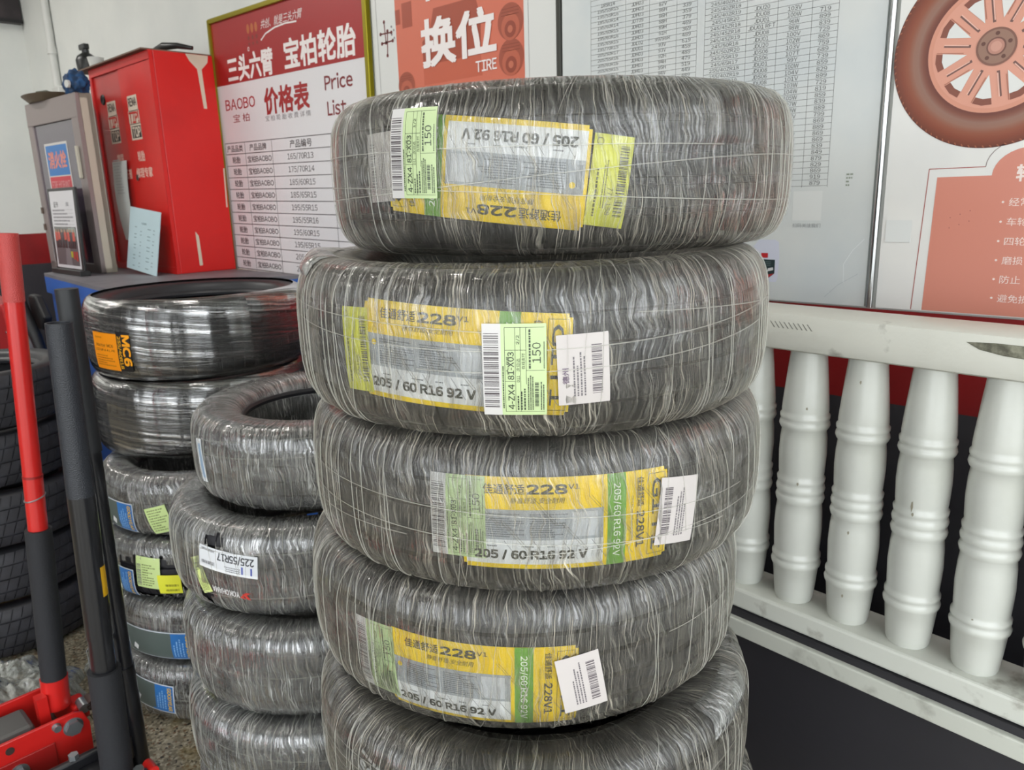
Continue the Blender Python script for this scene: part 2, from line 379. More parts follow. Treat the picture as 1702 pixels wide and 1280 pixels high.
names = {2: 'white turned baluster nearest the tyre stack, half hidden by the wrapped tyres',
         1: 'white turned baluster, second from the tyre stack, brown drip mark near its top',
         0: 'white turned baluster, third from the tyre stack, spotless upper cone',
         -1: 'white turned baluster, fourth from the tyre stack, long dark chip at mid height',
         -2: 'white turned baluster, fifth from the tyre stack, last complete one',
         -3: 'white turned baluster cut off by the right edge of the photo'}
spots = {1: [(-40, .79), (-50, .5)], 0: [(-62, .92), (-60, .37), (-62, .12)], -1: [(-70, .53), (-66, .505), (-64, .68)], 2: [(-60, .5)], -2: [(-70, .2)]}
for k in range(-6, 7):
    x = -k * .1172
    lab = names.get(k) or {3: 'white turned baluster just behind the front tyre stack, nearest its right side', 4: 'white turned baluster behind the middle of the front tyre stack', 5: 'white turned baluster behind the left half of the front tyre stack', 6: 'leftmost white turned baluster, behind the front tyre stack', -4: 'white turned baluster second past the right photo edge', -5: 'white turned baluster third past the right photo edge', -6: 'rightmost white turned baluster, far past the right photo edge'}[k]
    o = link('baluster', bal_me); tag(o, lab, 'baluster', 'white balusters of the balustrade'); o.matrix_world = M_B @ Matrix.Translation((x, 0, 0))
    pr_ = bal_prof()
    for deg, t in spots.get(k, []):
        rr = min(pr_, key=lambda q: abs((q[1] - zb) / (zt - zb) - t))[0] + .0004
        a = math.radians(deg - 20); z = zb + (zt - zb) * t; hh = .011 if (k, t) == (-1, .53) else .004
        b = MB(); ww = .05 if hh > .01 else .045
        b.add([(rr * math.cos(a + q * ww), rr * math.sin(a + q * ww), z + s_) for q, s_ in ((-1, 0), (0, -hh), (1, 0), (.6, hh), (-.6, hh * .8))], [(0, 1, 2, 3, 4)])
        b.build('paint_chip', mat('chip_brown', '#8d8877', .8), o)

# ------------------------------------------------------------------ posters on the back wall
gold = mat('gold_frame', '#8f8416', .35, .6)
PY = WY - .012
def panel(name, label, x0, x1, z0, z1, th=.012, m=None):
    t = thing(name, label, 'poster' if name != 'price_board' else 'sign board', ((x0 + x1) / 2, WY, z0))
    t_off = t.location.copy()
    b = MB(); b.box(x0 - t_off.x, x1 - t_off.x, -th, -.0002, 0, z1 - z0); b.build('backing_panel', m or mat('poster_white', '#d3d4d1', .35), t)
    return t, (lambda u, v, l: (u - t_off.x, -th - .0004 * l, v - t_off.z))
# price board (hangs slightly out of true)
pb = thing('price_board', 'gold framed tyre price board with red header, right of the red cabinet', 'sign board', (-3.44, WY - .005, 1.15))
pb.rotation_euler = (0, math.radians(1.0), 0)
BW, BH = 1.105, 1.05      # local frame: u 0..BW, v 0..BH from the lower left corner
b = MB(); b.box(0, BW, -.012, 0, 0, BH); b.build('backing_panel', mat('board_white', '#dad8da', .3), pb)
b = MB(); fw = .018
b.box(-fw, 0, -.022, 0, -fw, BH + fw); b.box(BW, BW + fw, -.022, 0, -fw, BH + fw); b.box(0, BW, -.022, 0, BH, BH + fw); b.box(0, BW, -.022, 0, -fw, 0)
b.build('frame', gold, pb, bevel=.003)
s = Sheet(); Wt = '#e6dfdd'; RD = '#9c1718'; DK = '#4a4547'
s.rect(0, .795, BW, BH, RD, 1)
s.text('三头六臂', .30, .852, .098, Wt, w=.37, bold=.03); s.text('宝柏轮胎', .81, .862, .105, Wt, w=.47, bold=.03)
s.text('共创、就是三头六臂', .57, .992, .034, Wt, w=.30, shear=.3)
s.path([(.41, .935), (.45, .955), (.52, .968), (.60, .972), (.68, .968)], .006, Wt, 2)
for i in range(3):
    s.disc(.315 + i * .032, .99, .011, '#b5622f', 2, 12, sy=1.7); s.disc(.315 + i * .032, .955, .009, '#7f2a20', 2, 12)
    s.disc(.315 + i * .032, .932, .007, '#7f2a20', 2, 12)
s.disc(.305, .915, .008, Wt, 2, 14, .005)
s.text('BAOBO', .19, .713, .044, '#b01f28', w=.255, bold=.012); s.text('宝 柏', .19, .655, .034, '#a02a30', w=.14)
s.text('价格表', .56, .703, .098, RD, w=.33, bold=.03); s.text('宝 柏 轮 胎 收 费 详 情', .56, .638, .022, '#8b8689', w=.34)
s.text('Price', .925, .735, .052, '#7b1d22', w=.175, bold=.02); s.text('List', .905, .645, .052, '#7b1d22', w=.12, bold=.02)
y0 = .555; rows_v = [y0, .508] + [.508 - .0502 * (i + 1) for i in range(10)]
for v in rows_v: s.line((.02, v), (BW - .02, v), .0028, DK, 2)
for u in (.02, .195, .42, .855, BW - .02): s.line((u, y0), (u, .0), .0022, DK, 2)
s.text('产品品类', .105, .531, .028, DK, w=.14, bold=.01); s.text('产品品牌', .305, .531, .028, DK, w=.14, bold=.01); s.text('产品编号', .64, .531, .03, DK, w=.16, bold=.01)
for i, z in enumerate(['165/70R13', '175/70R14', '185/60R15', '185/65R15', '195/55R15', '195/55R16', '195/60R15', '195/65R15', '205/50R16', '205/55R16', '205/60R16']):
    v = .508 - .0251 - i * .0502
    if v < .01: break
    s.text('轮胎', .11, v, .028, DK, w=.07, bold=.012); s.text('宝柏BAOBO', .31, v, .027, DK, w=.20, bold=.008); s.text(z, .63, v, .026, DK, w=.19)
s.build('printed_sheet', lambda u, v, l: (u, -.012 - .0004 * l, v), pb, .4)

# rotation poster
pt, f = panel('wall_poster', 'orange poster with big white characters above the top tyre, left of the table poster', -2.285, -1.47, 1.25, 2.45)
s = Sheet(); OR = '#c96a52'; OD = '#9c452e'
s.rect(-2.262, 1.27, -2.260, 2.43, '#8c8c8c', 1); s.rect(-1.572, 1.27, -1.570, 2.43, '#9a9a9a', 1)
s.rect(-2.160, 1.55, -1.588, 2.43, OR, 1)
s.rect(-2.16, 1.2505, -1.588, 1.5, OR, 1)
s.rect(-2.125, 1.985, -2.075, 2.06, OD, 2); s.rect(-2.16, 2.0, -2.135, 2.045, OD, 2)
s.poly([(-2.03, 1.86), (-2.03, 1.93), (-1.99, 1.96), (-1.97, 2.02), (-1.78, 2.02), (-1.76, 1.96), (-1.765, 1.87), (-1.86, 1.86)], OD, 2)
s.poly([(-2.03, 1.80), (-2.03, 1.86), (-1.86, 1.86), (-1.765, 1.87), (-1.76, 1.80)], '#bb5a40', 2)
for (u, v, r) in ((-1.64, 1.93, .05), (-1.64, 1.835, .05), (-2.12, 1.81, .042)):
    s.disc(u, v, r, '#9a4a35', 3); s.disc(u, v - .014, r * .72, '#b25a42', 4)
    s.disc(u, v - .02, r * .45, '#8d3f2c', 5); s.disc(u, v - .02, r * .2, '#b8654c', 6)
    for q in range(3): s.rect(u - r * .7, v + r * (.35 + .17 * q), u + r * .7, v + r * (.38 + .17 * q), '#7c3624', 4)
s.text('换', -1.952, 1.922, .135, Wt, w=.155, bold=.035, lay=7); s.text('位', -1.783, 1.922, .125, Wt, w=.165, bold=.035, lay=7)
s.text('轮胎', -1.868, 2.11, .125, Wt, w=.32, bold=.035, lay=7)
s.text('TIRE', -1.742, 1.826, .03, Wt, w=.088, bold=.02, lay=7)
for a_, b_ in (((-2.243, 1.985), (-2.185, 1.983)), ((-2.238, 1.955), (-2.18, 1.957)), ((-2.221, 2.02), (-2.216, 1.955)), ((-2.205, 1.99), (-2.212, 1.915))):
    s.line(a_, b_, .0045, '#7a3b3b', 2)
    s.disc(a_[0], a_[1], .006, '#7a3b3b', 2, 10); s.disc(b_[0], b_[1], .006, '#7a3b3b', 2, 10)
for q in range(4): s.disc(-2.183 + (q % 2) * .012, 2.0 - q * .012, .004, '#8a8388', 2, 8)
s.build('printed_sheet', f, pt, .4)
b = MB(); b.box(-1.466, -1.452, WY - .016, WY, 1.19, 2.6); tag(b.build('joint_strip', mat('dark_strip', '#34352f', .5), None, bevel=.002), 'dark strip in the joint between the orange poster and the table poster', 'strip')
# table poster
pt, f = panel('price_poster', 'grey-white poster with two long tables of tyre sizes and prices behind the stack', -1.448, -.602, 1.19, 2.4, m=mat('poster_grey', '#ced1cf', .3, noise=(5, '#c4cacb', .4, .7)))
s = Sheet(); TK = '#5c5d5b'; rp = .01312
t1 = [-1.35, -1.239, -1.168, -1.09, -1.034]; t2 = [-1.013, -.907, -.834, -.757, -.7]
zt0 = 1.449
for k in range(46):
    z = zt0 + rp * k
    s.line((t2[0], z), (t2[-1], z), .0007, TK, 1); s.line((t1[0], z - .003), (t1[-1], z - .003), .0007, TK, 1)
for u in t1 + t2: s.line((u, zt0 - .003), (u, zt0 + rp * 45), .0007, TK, 1)
def column(u, w, z_anchor, items, h=.0088):
    k0 = round((z_anchor - zt0) / rp - .5)
    for i, tx in enumerate(items):
        z = zt0 + rp * (k0 - i + .5)
        if z < zt0: break
        s.text(tx, u, z, h, TK, w=w * len(tx), lay=2)
cx = lambda a, i: (a[i] + a[i + 1]) / 2
column(cx(t2, 0), .0076, 1.868, ['245/40ZR17', '245/40ZR18', '245/40ZR19', '245/45R20', '245/45ZR18', '245/45ZR18', '245/45ZR19', '245/50R18', '245/50ZR20', '245/55R19', '245/65R17', '255/40ZR18', '255/40ZR19'] + ['255/45R19', '255/50R20', '265/35R18', '265/50R20'] * 6)
column(cx(t2, 1), .0072, 1.842, ['JDU20', 'JDU08', 'JDU01', 'JDU01 RFT', 'JDU08', 'JDU01', 'JDU20', 'JDS06', 'JDS06', 'JDU01', 'JDU08', 'JDS06', 'JDU08', 'JDU01'] + ['JDU20', 'JDU08', 'JDS06'] * 6)
column(cx(t2, 2), .0078, 1.829, ['103V', '100W', '96W', '98W', '100V', '102W', '103V', '107T', '99Y', '100W', '104V', '101V', '103W', '104W', '105W', '107W', '109W', '106V', '99W', '98W', '100V', '102V', '104W', '101V', '106V', '110W', '111V', '107V'])
column(cx(t2, 3), .0078, 1.816, '719 899 839 729 869 759 689 739 859 829 899 729 819 859 839 889 799 869 889 869 869 839 849 879 829 869 919 879'.split())
column(cx(t1, 0), .0074, 1.915, ['185R14', '195/55R15', '195/55R16', '195/60R14', '195/60R14', '195/60R15', '195/60R16', '195/65R15', '195/70R15', '205/50R17', '205/55R16', '205/60R16', '205/65R15'] + ['205/65R16', '215/55R17'] * 8)
column(cx(t1, 1), .0072, 1.90, ['JDH03', 'JDH03', 'JDH03', 'JDT09', 'JDH03', 'JDH03', 'JDH03', 'JDL02', 'JDU01', 'JDH03', 'JDH03', 'JDH03'] + ['JDH03'] * 16)
column(cx(t1, 2), .0072, 1.888, ['87V', '86H', '86H', '88H', '89H', '91H', '99/96R', '93V', '93V', '92H', '94H', '95H'] + ['94V'] * 16)
column(cx(t1, 3), .0078, 1.878, '339 359 379 469 369 489 619 459 489 479 519 449 489 519 549 529 559 499 469 589 609 559 579 529 549'.split())
s.text('扫码关注我们', -.741, 1.363, .009, '#8c9092', w=.064)
s.rect(-.775, 1.374, -.709, 1.438, '#d6d8d6', 1)
# oil bottle printed low on the poster
s.poly([(-.845, 1.232), (-.806, 1.232), (-.802, 1.24), (-.800, 1.29), (-.803, 1.325), (-.812, 1.33), (-.852, 1.33), (-.885, 1.29), (-.885, 1.232)], '#c9ccda', 1)
s.poly([(-.860, 1.241), (-.824, 1.241), (-.810, 1.252), (-.810, 1.284), (-.860, 1.284)], '#223335', 2)
s.poly([(-.858, 1.242), (-.824, 1.242), (-.811, 1.252), (-.826, 1.249), (-.858, 1.249)], '#a2232c', 3); s.rect(-.845, 1.288, -.828, 1.299, '#b4252c', 2)
s.poly([(-.828, 1.256), (-.813, 1.26), (-.814, 1.266), (-.826, 1.264)], '#cfcfcf', 3)
for q in range(3): s.rect(-.856, 1.27 + q * .004, -.82, 1.2715 + q * .004, '#5b6b6b', 3)
s.path([(-.69, 1.205), (-.66, 1.235), (-.62, 1.26)], .0012, '#b2b9bb', 2); s.path([(-.65, 1.24), (-.652, 1.28), (-.635, 1.31), (-.612, 1.335)], .0014, '#dfe3e3', 2)
s.fine(-.66, 1.445, -.645, 1.475, 4, '#8e9688', 2, seed=4)
s.build('printed_sheet', f, pt, .35)
b = MB(); b.cyl((0, 0, 0), (0, 0, 1.3), .0065, 12); o = b.build('chrome_strip', mat('chrome', '#b9bcbc', .18, 1.), None, True); o.location = (-.5905, WY - .014, 1.19)
tag(o, 'thin shiny chrome edge strip between the table poster and the wheel poster', 'strip')
# wheel poster
pt, f = panel('wheel_poster', 'white poster with a big copper coloured wheel and salmon text box at right', -.578, .06, 1.19, 2.4, m=mat('poster_white2', '#e0dfdb', .35, noise=(4, '#d6d6d4', .4, .7)))
s = Sheet(); cu, cv = -.402, 1.69; RT = .18
def hexmix(a, b, t): return '#' + ''.join('%02x' % round(int(a[i:i+2], 16) * (1 - t) + int(b[i:i+2], 16) * t) for i in (1, 3, 5))
s.disc(cu, cv, RT, '#5f2c1c', 1, 96)
stops = [(.985, '#6e3018'), (.92, '#7f3a1e'), (.86, '#8a4a30'), (.80, '#8f6352'), (.75, '#8c6657'), (.70, '#7a4330'), (.665, '#6a3020')]
for (r0, c0), (r1, c1) in zip(stops, stops[1:]):
    for q in range(5): s.disc(cu, cv, RT * (r0 + (r1 - r0) * q / 5), hexmix(c0, c1, q / 5), 2 + (stops.index((r0, c0)) * 5 + q) * .16, 90)
s.disc(cu, cv, RT * .665, '#6a3020', 7, 80)
s.disc(cu, cv, RT * .645, '#cf8e76', 8, 80); s.disc(cu, cv, RT * .60, '#d59680', 9, 80)
for k in range(90):
    a = k / 90 * 2 * PI; s.line((cu + RT * .975 * math.cos(a), cv + RT * .975 * math.sin(a)), (cu + RT * .995 * math.cos(a + .02), cv + RT * .995 * math.sin(a + .02)), .002, '#9c5a3c', 3)
for k in range(10):
    a = math.radians(k * 36 + 10)
    def P(r, da): return (cu + RT * r * math.cos(a + math.radians(da)), cv + RT * r * math.sin(a + math.radians(da)))
    s.poly([P(.27, 0), P(.565, -9.5), P(.575, 0), P(.565, 9.5)], '#7f4330', 10); s.poly([P(.27, 0), P(.50, -9), P(.51, 0), P(.50, 9)], '#d9d9d6', 11)
    s.line(P(.24, 18), P(.50, 18), .005, '#6e4a42', 10); s.line(P(.26, 16.5), P(.50, 17), .002, '#e3b1a0', 11)
    s.line(P(.3, -5), P(.56, -10.5), .0018, '#b0705a', 11)
s.disc(cu, cv, RT * .185, '#7b5040', 12); s.disc(cu, cv, RT * .165, '#8f6a58', 13); s.disc(cu, cv, RT * .09, '#6d4436', 14, 30); s.disc(cu, cv, RT * .075, '#b57f6e', 15, 30); s.disc(cu, cv, RT * .05, '#c79280', 16, 30)
for k in range(5):
    a = math.radians(90 + 72 * k); s.disc(cu + RT * .127 * math.cos(a), cv + RT * .127 * math.sin(a), RT * .02, '#5f3526', 14, 14)
SP = '#cd8573'
tab = [(-.386 + .062 * (1 - math.cos(a)), 1.459 + .05 * math.sin(a)) for a in [PI / 2 * i / 8 for i in range(9)]]
s.poly([(-.486, 1.192), (-.481, 1.4585), (-.386, 1.459)] + tab + [(.02, 1.509), (.02, 1.192)], SP, 1)
s.path([(-.507, 1.192), (-.497, 1.475), (-.398, 1.4755)], .0016, '#a65a52', 1)
s.path([(-.398 + .074 * (1 - math.cos(a)), 1.4755 + .052 * math.sin(a)) for a in [PI / 2 * i / 8 for i in range(9)]] + [(.03, 1.5275)], .0014, '#8f8583', 1)
s.text('轮胎换位', -.285, 1.462, .03, '#ead9d2', w=.12, bold=.03)
for i, tx in enumerate(['经常', '车轮', '四轮', '磨损', '防止', '避免损']):
    z = 1.409 - i * .0366; s.disc(-.362, z, .0022, '#ead9d2', 2, 12); s.text(tx, -.352, z, .0155, '#ead9d2', w=.0172 * len(tx), align='L')
for q in range(6): s.disc(-.45 + .017 * (q % 3), 1.36 + .02 * q / 3, .0011, '#9a5a50', 2, 8)
s.build('printed_sheet', f, pt, .4)
b = MB(); b.box(-.57, -.52, -.0008, 0, 0, .045)
o = b.build('tape', mat('clear_tape', '#dcdedc', .25), None); o.location = (0, WY - .0128, 1.33); o.parent = pt; o.location = (.259, -.0128, .14); o['label'] = 'piece of clear sticky tape'

# ------------------------------------------------------------------ tyres
SN = 3.3
class Tyre:
    """section and meshes of one tyre size"""
    def __init__(s, R, ri, w, pattern='road', name='a', torn=None, film=True, band=False, dip=.06):
        s.dip = dip; s.R, s.ri, s.w = R, ri, w; s.a = (R - ri) / 2; s.rc = (R + ri) / 2; s.b = w / 2
        s.tread = s.make_tread(pattern); s.side = s.make_side(); s.film = s.make_film(torn, band) if film else None
    def surf(s, z, d=0.):
        """outer radius at height z above the middle, d inside the film"""
        q = min(abs(z) / (s.b - d), 1); return s.rc + (s.a - d) * (1 - q ** SN) ** (1 / SN)
    def se(s, t, d=0.):
        c, q = math.cos(t), math.sin(t); r = s.rc + (s.a - d) * math.copysign(abs(c) ** (2 / SN), c); z = (s.b - d) * math.copysign(abs(q) ** (2 / SN), q)
        k = max(0, (s.rc + s.a * .25 - r) / (s.a * 1.25)); return (r, z * (1 - s.dip * k ** 1.2))
    def make_tread(s, pattern):
        d = .0065; b = s.b - d; zs = b * .90
        if pattern == 'road': G = [(-.55, .009, .007), (-.19, .010, .007), (.19, .010, .007), (.55, .009, .007)]; N = 72; sk = .10
        elif pattern == 'sport': G = [(-.5, .008, .006), (-.17, .009, .006), (.17, .009, .006), (.5, .008, .006)]; N = 60; sk = .2
        else: G = [(-.5, .008, .008), (0, .009, .008), (.5, .008, .008)]; N = 64; sk = .55
        rows = [(-zs + 2 * zs * i / 22, 0) for i in range(23)]
        rows = [r for r in rows if all(abs(r[0] - g * b) > gw / 2 + .001 for g, gw, _ in G)]
        for g, gw, gd in G: rows += [(g * b - gw / 2, 0), (g * b - gw / 2 + .0012, gd), (g * b + gw / 2 - .0012, gd), (g * b + gw / 2, 0)]
        rows.sort(); sub = [0, .025, .10, .125, .5]; ang = 2 * PI / N
        vs, fs = [], []; nr = len(rows)
        for j in range(N):
            for si, q in enumerate(sub):
                for z, gd in rows:
                    sh = abs(z) / b; dep = gd
                    if si in (1, 2) and not gd:
                        if pattern == 'block': dep = .005
                        elif sh > .60: dep = .0035
                        elif pattern == 'sport' and .2 < sh < .5: dep = .003
                    skew = sk * (sh if pattern != 'road' else max(0, sh - .5)) * (1 if z > 0 else (-1 if pattern == 'block' else .6)) * ang * 2.
                    th = (j + q) * ang + skew; r = s.surf(z, d) - dep
                    vs.append((r * math.cos(th), r * math.sin(th), s.b + z))
        nc = N * len(sub)
        for c in range(nc):
            c2 = (c + 1) % nc
            for i in range(nr - 1): fs.append((c * nr + i, c2 * nr + i, c2 * nr + i + 1, c * nr + i + 1))
        m = MB(); m.add(vs, fs); return m.mesh('tread', RUB, 1)
    def make_side(s):
        """both sidewalls, beads and the inner liner, as one lathe"""
        d = .007; t0 = math.asin(min(1, (.89) ** (SN / 2))); P = []
        for i in range(13):
            t = t0 + (math.radians(138) - t0) * i / 12; P.append(s.se(t, d))
        up = [(r, z) for r, z in P]
        zi = up[-1][1]
        up += [(s.ri + .004, zi - .004), (s.ri, zi - .010), (s.ri + .001, zi - .018), (s.ri + .008, zi - .021)]
        k = .016
        inn = [(s.ri + .02, zi - .014)] + [(s.rc + (s.a - k) * .3, (s.b - k) * .97), (s.rc + (s.a - k) * .8, (s.b - k) * .8), (s.rc + (s.a - k) * .95, (s.b - k) * .4), (s.rc + (s.a - k), 0)]
        prof = up + inn; low = [(r, -z) for r, z in prof[::-1]][1:]
        prof = prof + low
        m = MB(); m.lathe([(r, z + s.b) for r, z in prof], 96); return m.mesh('sidewall', RUBS, 1)
    def make_film(s, torn, band):
        nu, nv = 200, 44; vs, uv, fs = [], [], []; R_ = random.Random(int(s.R * 1e4)); arc = [0]
        prof = [s.se(2 * PI * i / nv - PI) for i in range(nv + 1)]
        for p, q in zip(prof, prof[1:]): arc.append(arc[-1] + math.hypot(p[0] - q[0], p[1] - q[1]))
        ph = [R_.uniform(0, 6.28) for _ in range(8)]
        for j in range(nu + 1):
            th = 2 * PI * j / nu
            for i in range(nv + 1):
                r, z = prof[i]; dd = .0006 * math.sin(37 * th + ph[0] + i * .3) + .0005 * math.sin(61 * th + ph[1] - i * .2)
                c = math.cos(2 * PI * i / nv - PI)
                r += dd * c - .001 * abs(c) * (1 if c > 0 else 0)
                vs.append((r * math.cos(th), r * math.sin(th), s.b + min(max(z, -s.b + .0004), s.b - .0004))); uv.append((th * s.R, arc[i]))
        for j in range(nu):
            for i in range(nv):
                if band and prof[i][0] < s.rc + s.a * .35: continue
                if torn:
                    th = 2 * PI * (j + .5) / nu; z = prof[i][1]
                    if prof[i][0] > s.rc and any(((((th - a + PI) % (2 * PI)) - PI) * s.R / ra) ** 2 + ((z - zz) / rb) ** 2 < 1 + .35 * math.sin(9 * th * 7 + i) for a, zz, ra, rb in torn): continue
                fs.append((j * (nv + 1) + i, (j + 1) * (nv + 1) + i, (j + 1) * (nv + 1) + i + 1, j * (nv + 1) + i + 1))
        m = MB(); m.add(vs, fs)
        return m.mesh('plastic_film', FILM, 2, uv=uv)
    def strands(s, n, seed, lo=.00018, hi=.00055):
        R_ = random.Random(seed); m = MB()
        for k in range(n):
            th = R_.uniform(0, 2 * PI); t1 = R_.uniform(-1.9, .6); t2 = min(1.9, t1 + R_.uniform(.5, 3.2)); w = R_.uniform(lo, hi) / s.R; sl = R_.gauss(0, .035); wa = R_.uniform(.002, .01); ph = R_.uniform(0, 6)
            n_ = 18; vs = []
            for i in range(n_ + 1):
                f_ = i / n_; t = t1 + (t2 - t1) * f_; r, z = s.se(t, -.0006); tp = math.sin(PI * f_) ** .5
                a = th + sl * t + wa * math.sin(ph + 3 * t)
                for e in (-1, 0, 1):
                    rr = r + (.0006 if e == 0 else -.0004) * (1 if r > s.rc else -1); vs.append((rr * math.cos(a + e * w * tp), rr * math.sin(a + e * w * tp), s.b + max(min(z, s.b - .0005), -s.b + .0005)))
            m.add(vs, [(3 * i + q, 3 * i + q + 1, 3 * i + q + 4, 3 * i + q + 3) for i in range(n_) for q in (0, 1)])
        for k in range(3):                                  # edges of the film winding, running along the tread
            z0 = R_.uniform(-.45, .6) * s.b; a0 = R_.uniform(0, 6.28); L_ = R_.uniform(2.5, 6); sl = R_.uniform(-.02, .03); vs = []
            for i in range(121):
                a = a0 + L_ * i / 120; z = z0 + sl * math.sin(a * 1.3) ; r = s.surf(z) + .0008
                for e in (-1, 1): vs.append((r * math.cos(a), r * math.sin(a), s.b + z + e * .00055))
            m.add(vs, [(2 * i, 2 * i + 1, 2 * i + 3, 2 * i + 2) for i in range(120)])
        return m.mesh('film_fold', STR, 2)
RUB = mat('tread_rubber', '#1b1b1f', .5, noise=(60, '#26262b', .4, .7))
RUBS = mat('sidewall_rubber', '#222226', .45)
RUBB = mat('bare_black_rubber', '#29292d', .6, noise=(30, '#34343a', .4, .7), bump=(120, .1))
FILM = film_mat('stretch_film', .03, .80, .12, lo=.495, gl=2.2, fu=520, tint='#e3dccb')
FILM_M = film_mat('stretch_film_shiny', .07, .9, .14, tint='#e2e3de', gl=5.5, fu=330, fv=9, lo=.48)
FILM_L = film_mat('clear_glossy_film', .02, .16, .07, band=True, fu=190, fv=1.1, gl=7.5, lo=.5, hi=.8)
STR = mat('film_fold_white', '#c6c5bb', .3)
_n = STR.node_tree; _t = _n.nodes.new('ShaderNodeBsdfTransparent'); _m = _n.nodes.new('ShaderNodeMixShader'); _m.inputs[0].default_value = .45
_n.links.new(_t.outputs[0], _m.inputs[1]); _n.links.new(_n.nodes['Principled BSDF'].outputs[0], _m.inputs[2]); _n.links.new(_m.outputs[0], _n.nodes['Material Output'].inputs[0])

MAIN = Tyre(.330, .206, .197, 'road', dip=.19)
strA, strB, strC = MAIN.strands(110, 1), MAIN.strands(120, 2), MAIN.strands(100, 3)

def put_tyre(ty, c, z, label, group, rot=0., folds=None, film=None, name='car_tyre', tread_mat=None, tilt=(0, 0)):
    t = thing(name, label, 'tyre', (c[0], c[1], z), 0, group); t.rotation_euler = (tilt[0], tilt[1], 0)
    for nm, me in (('tread', ty.tread), ('sidewall', ty.side)):
        o = link(nm, me, t); o.rotation_euler.z = rot
        if tread_mat: o.material_slots[0].link = 'OBJECT'; o.material_slots[0].material = tread_mat
    if ty.film:
        o = link('plastic_film', ty.film, t); o['label'] = 'clear stretch film wrapped round the tyre'
        if film: o.material_slots[0].link = 'OBJECT'; o.material_slots[0].material = film
    if folds: o = link('film_fold', folds, t); o.rotation_euler.z = rot * 1.7; o['kind'] = 'stuff'
    t['_th'] = math.atan2(-c[1], -c[0])
    return t
def stick(t, ty, sheet, name, d=.0045, label=None):
    th0 = t['_th']
    def f(u, v, l):
        r = ty.surf(v, d - .0003 * l); a = th0 + u / ty.R; return (r * math.cos(a), r * math.sin(a), ty.b + v)
    sheet.cols = list(sheet.cols)
    o = sheet.build(name, f, t, .35)
    o.data.polygons.foreach_set('use_smooth', [True] * len(o.data.polygons))
    if label: o['label'] = label
    return o
YE, YD, GR, LG, DKT = '#f0cf1c', '#caa00f', '#6fa53a', '#d9dadb', '#3a3c36'
def main_label(u, v, rot, dirn=1):
    s = Sheet().place(u, v, rot, .125, .056); Wd, Hh = .25, .112; st = .008
    s.rect(.004, 0, Wd - .004, Hh, YE, 1, st); s.rect(0, .004, .004, Hh - .004, YE, 1, st); s.rect(Wd - .004, .004, Wd, Hh - .004, YE, 1, st)
    s.rect(.004, .006, .166, .037, '#e4e5e6', 2, st); s.rect(.004, .037, .166, .074, '#a9adb2', 2, st)
    s.rect(.171, 0, .194, Hh, GR, 2, st)
    s.text('205 / 60 R16 92 V', .081, .0185, .0118, DKT, w=.132, bold=.05, lay=4)
    s.text('佳通舒适', .05, .0985, .0118, '#514b2e', w=.048, bold=.012, lay=4); s.text('228', .1, .0985, .0105, '#4b4732', w=.046, bold=.06, lay=4); s.text('V1', .131, .101, .0055, '#4b4732', w=.013, bold=.02, lay=4)
    s.text('静音舒适 安全耐用', .089, .0855, .0068, '#5c5636', w=.062, lay=4, shear=.2)
    s.text('205/60 R16 92V', .1825, .056, .0095, '#e9efdf', w=.09, rot=-90, bold=.01, lay=4)
    s.text('佳通舒适', .2125, .087, .0085, '#5c5636', w=.035, rot=-90, lay=4, bold=.012); s.text('228V1', .2125, .041, .010, '#4b4732', w=.045, rot=-90, bold=.03, lay=4)
    s.text('GitiComfort giti', .2015, .056, .004, '#5c5636', w=.055, rot=-90, lay=4)
    for a_, b_ in (((.2235, .006), (.2235, .106)), ((.246, .006), (.246, .106)), ((.2235, .006), (.246, .006)), ((.2235, .106), (.246, .106))): s.line(a_, b_, .0005, DKT, 3, 8)
    s.text('GITI', .2345, .056, .0125, '#45463f', w=.088, rot=-90, bold=.03, lay=4)
    s.rect(.129, .0405, .159, .0705, '#c9cbce', 3, st)
    s.disc(.017, .064, .0035, YE, 3, 14)
    s.fine(.026, .040, .075, .070, 11, '#6a6e73', 3, seed=3); s.fine(.080, .040, .125, .070, 11, '#6a6e73', 3, seed=8); s.fine(.007, .042, .013, .068, 4, '#5a5e63', 3, rot=True, seed=2)
    for x_, l_ in ((.03, .02), (.07, .02), (.1, .012), (.13, .014)): s.fine(x_, .0275, x_ + l_, .0305, 1, '#6a6e73', 3, seed=int(x_ * 100))
    for k in range(7):                        # hairline tread pattern printed across the label
        x = .012 + k * .034
        for w_ in (0, .0035): s.line((x + w_, .09 - (k % 2) * .03), (x + .03 + w_, .055 - (k % 2) * .03), .0004, '#77705a', 4, 5)
        s.line((x + .004, .036), (x + .022, .012), .0005, '#77787a', 4, 4)
    for k in range(24):
        y = .002 + k * .0045; s.line((.172, y), (.193, y + .006 if y < .104 else y), .0003, '#4f8a2c', 3, 3)
    return s
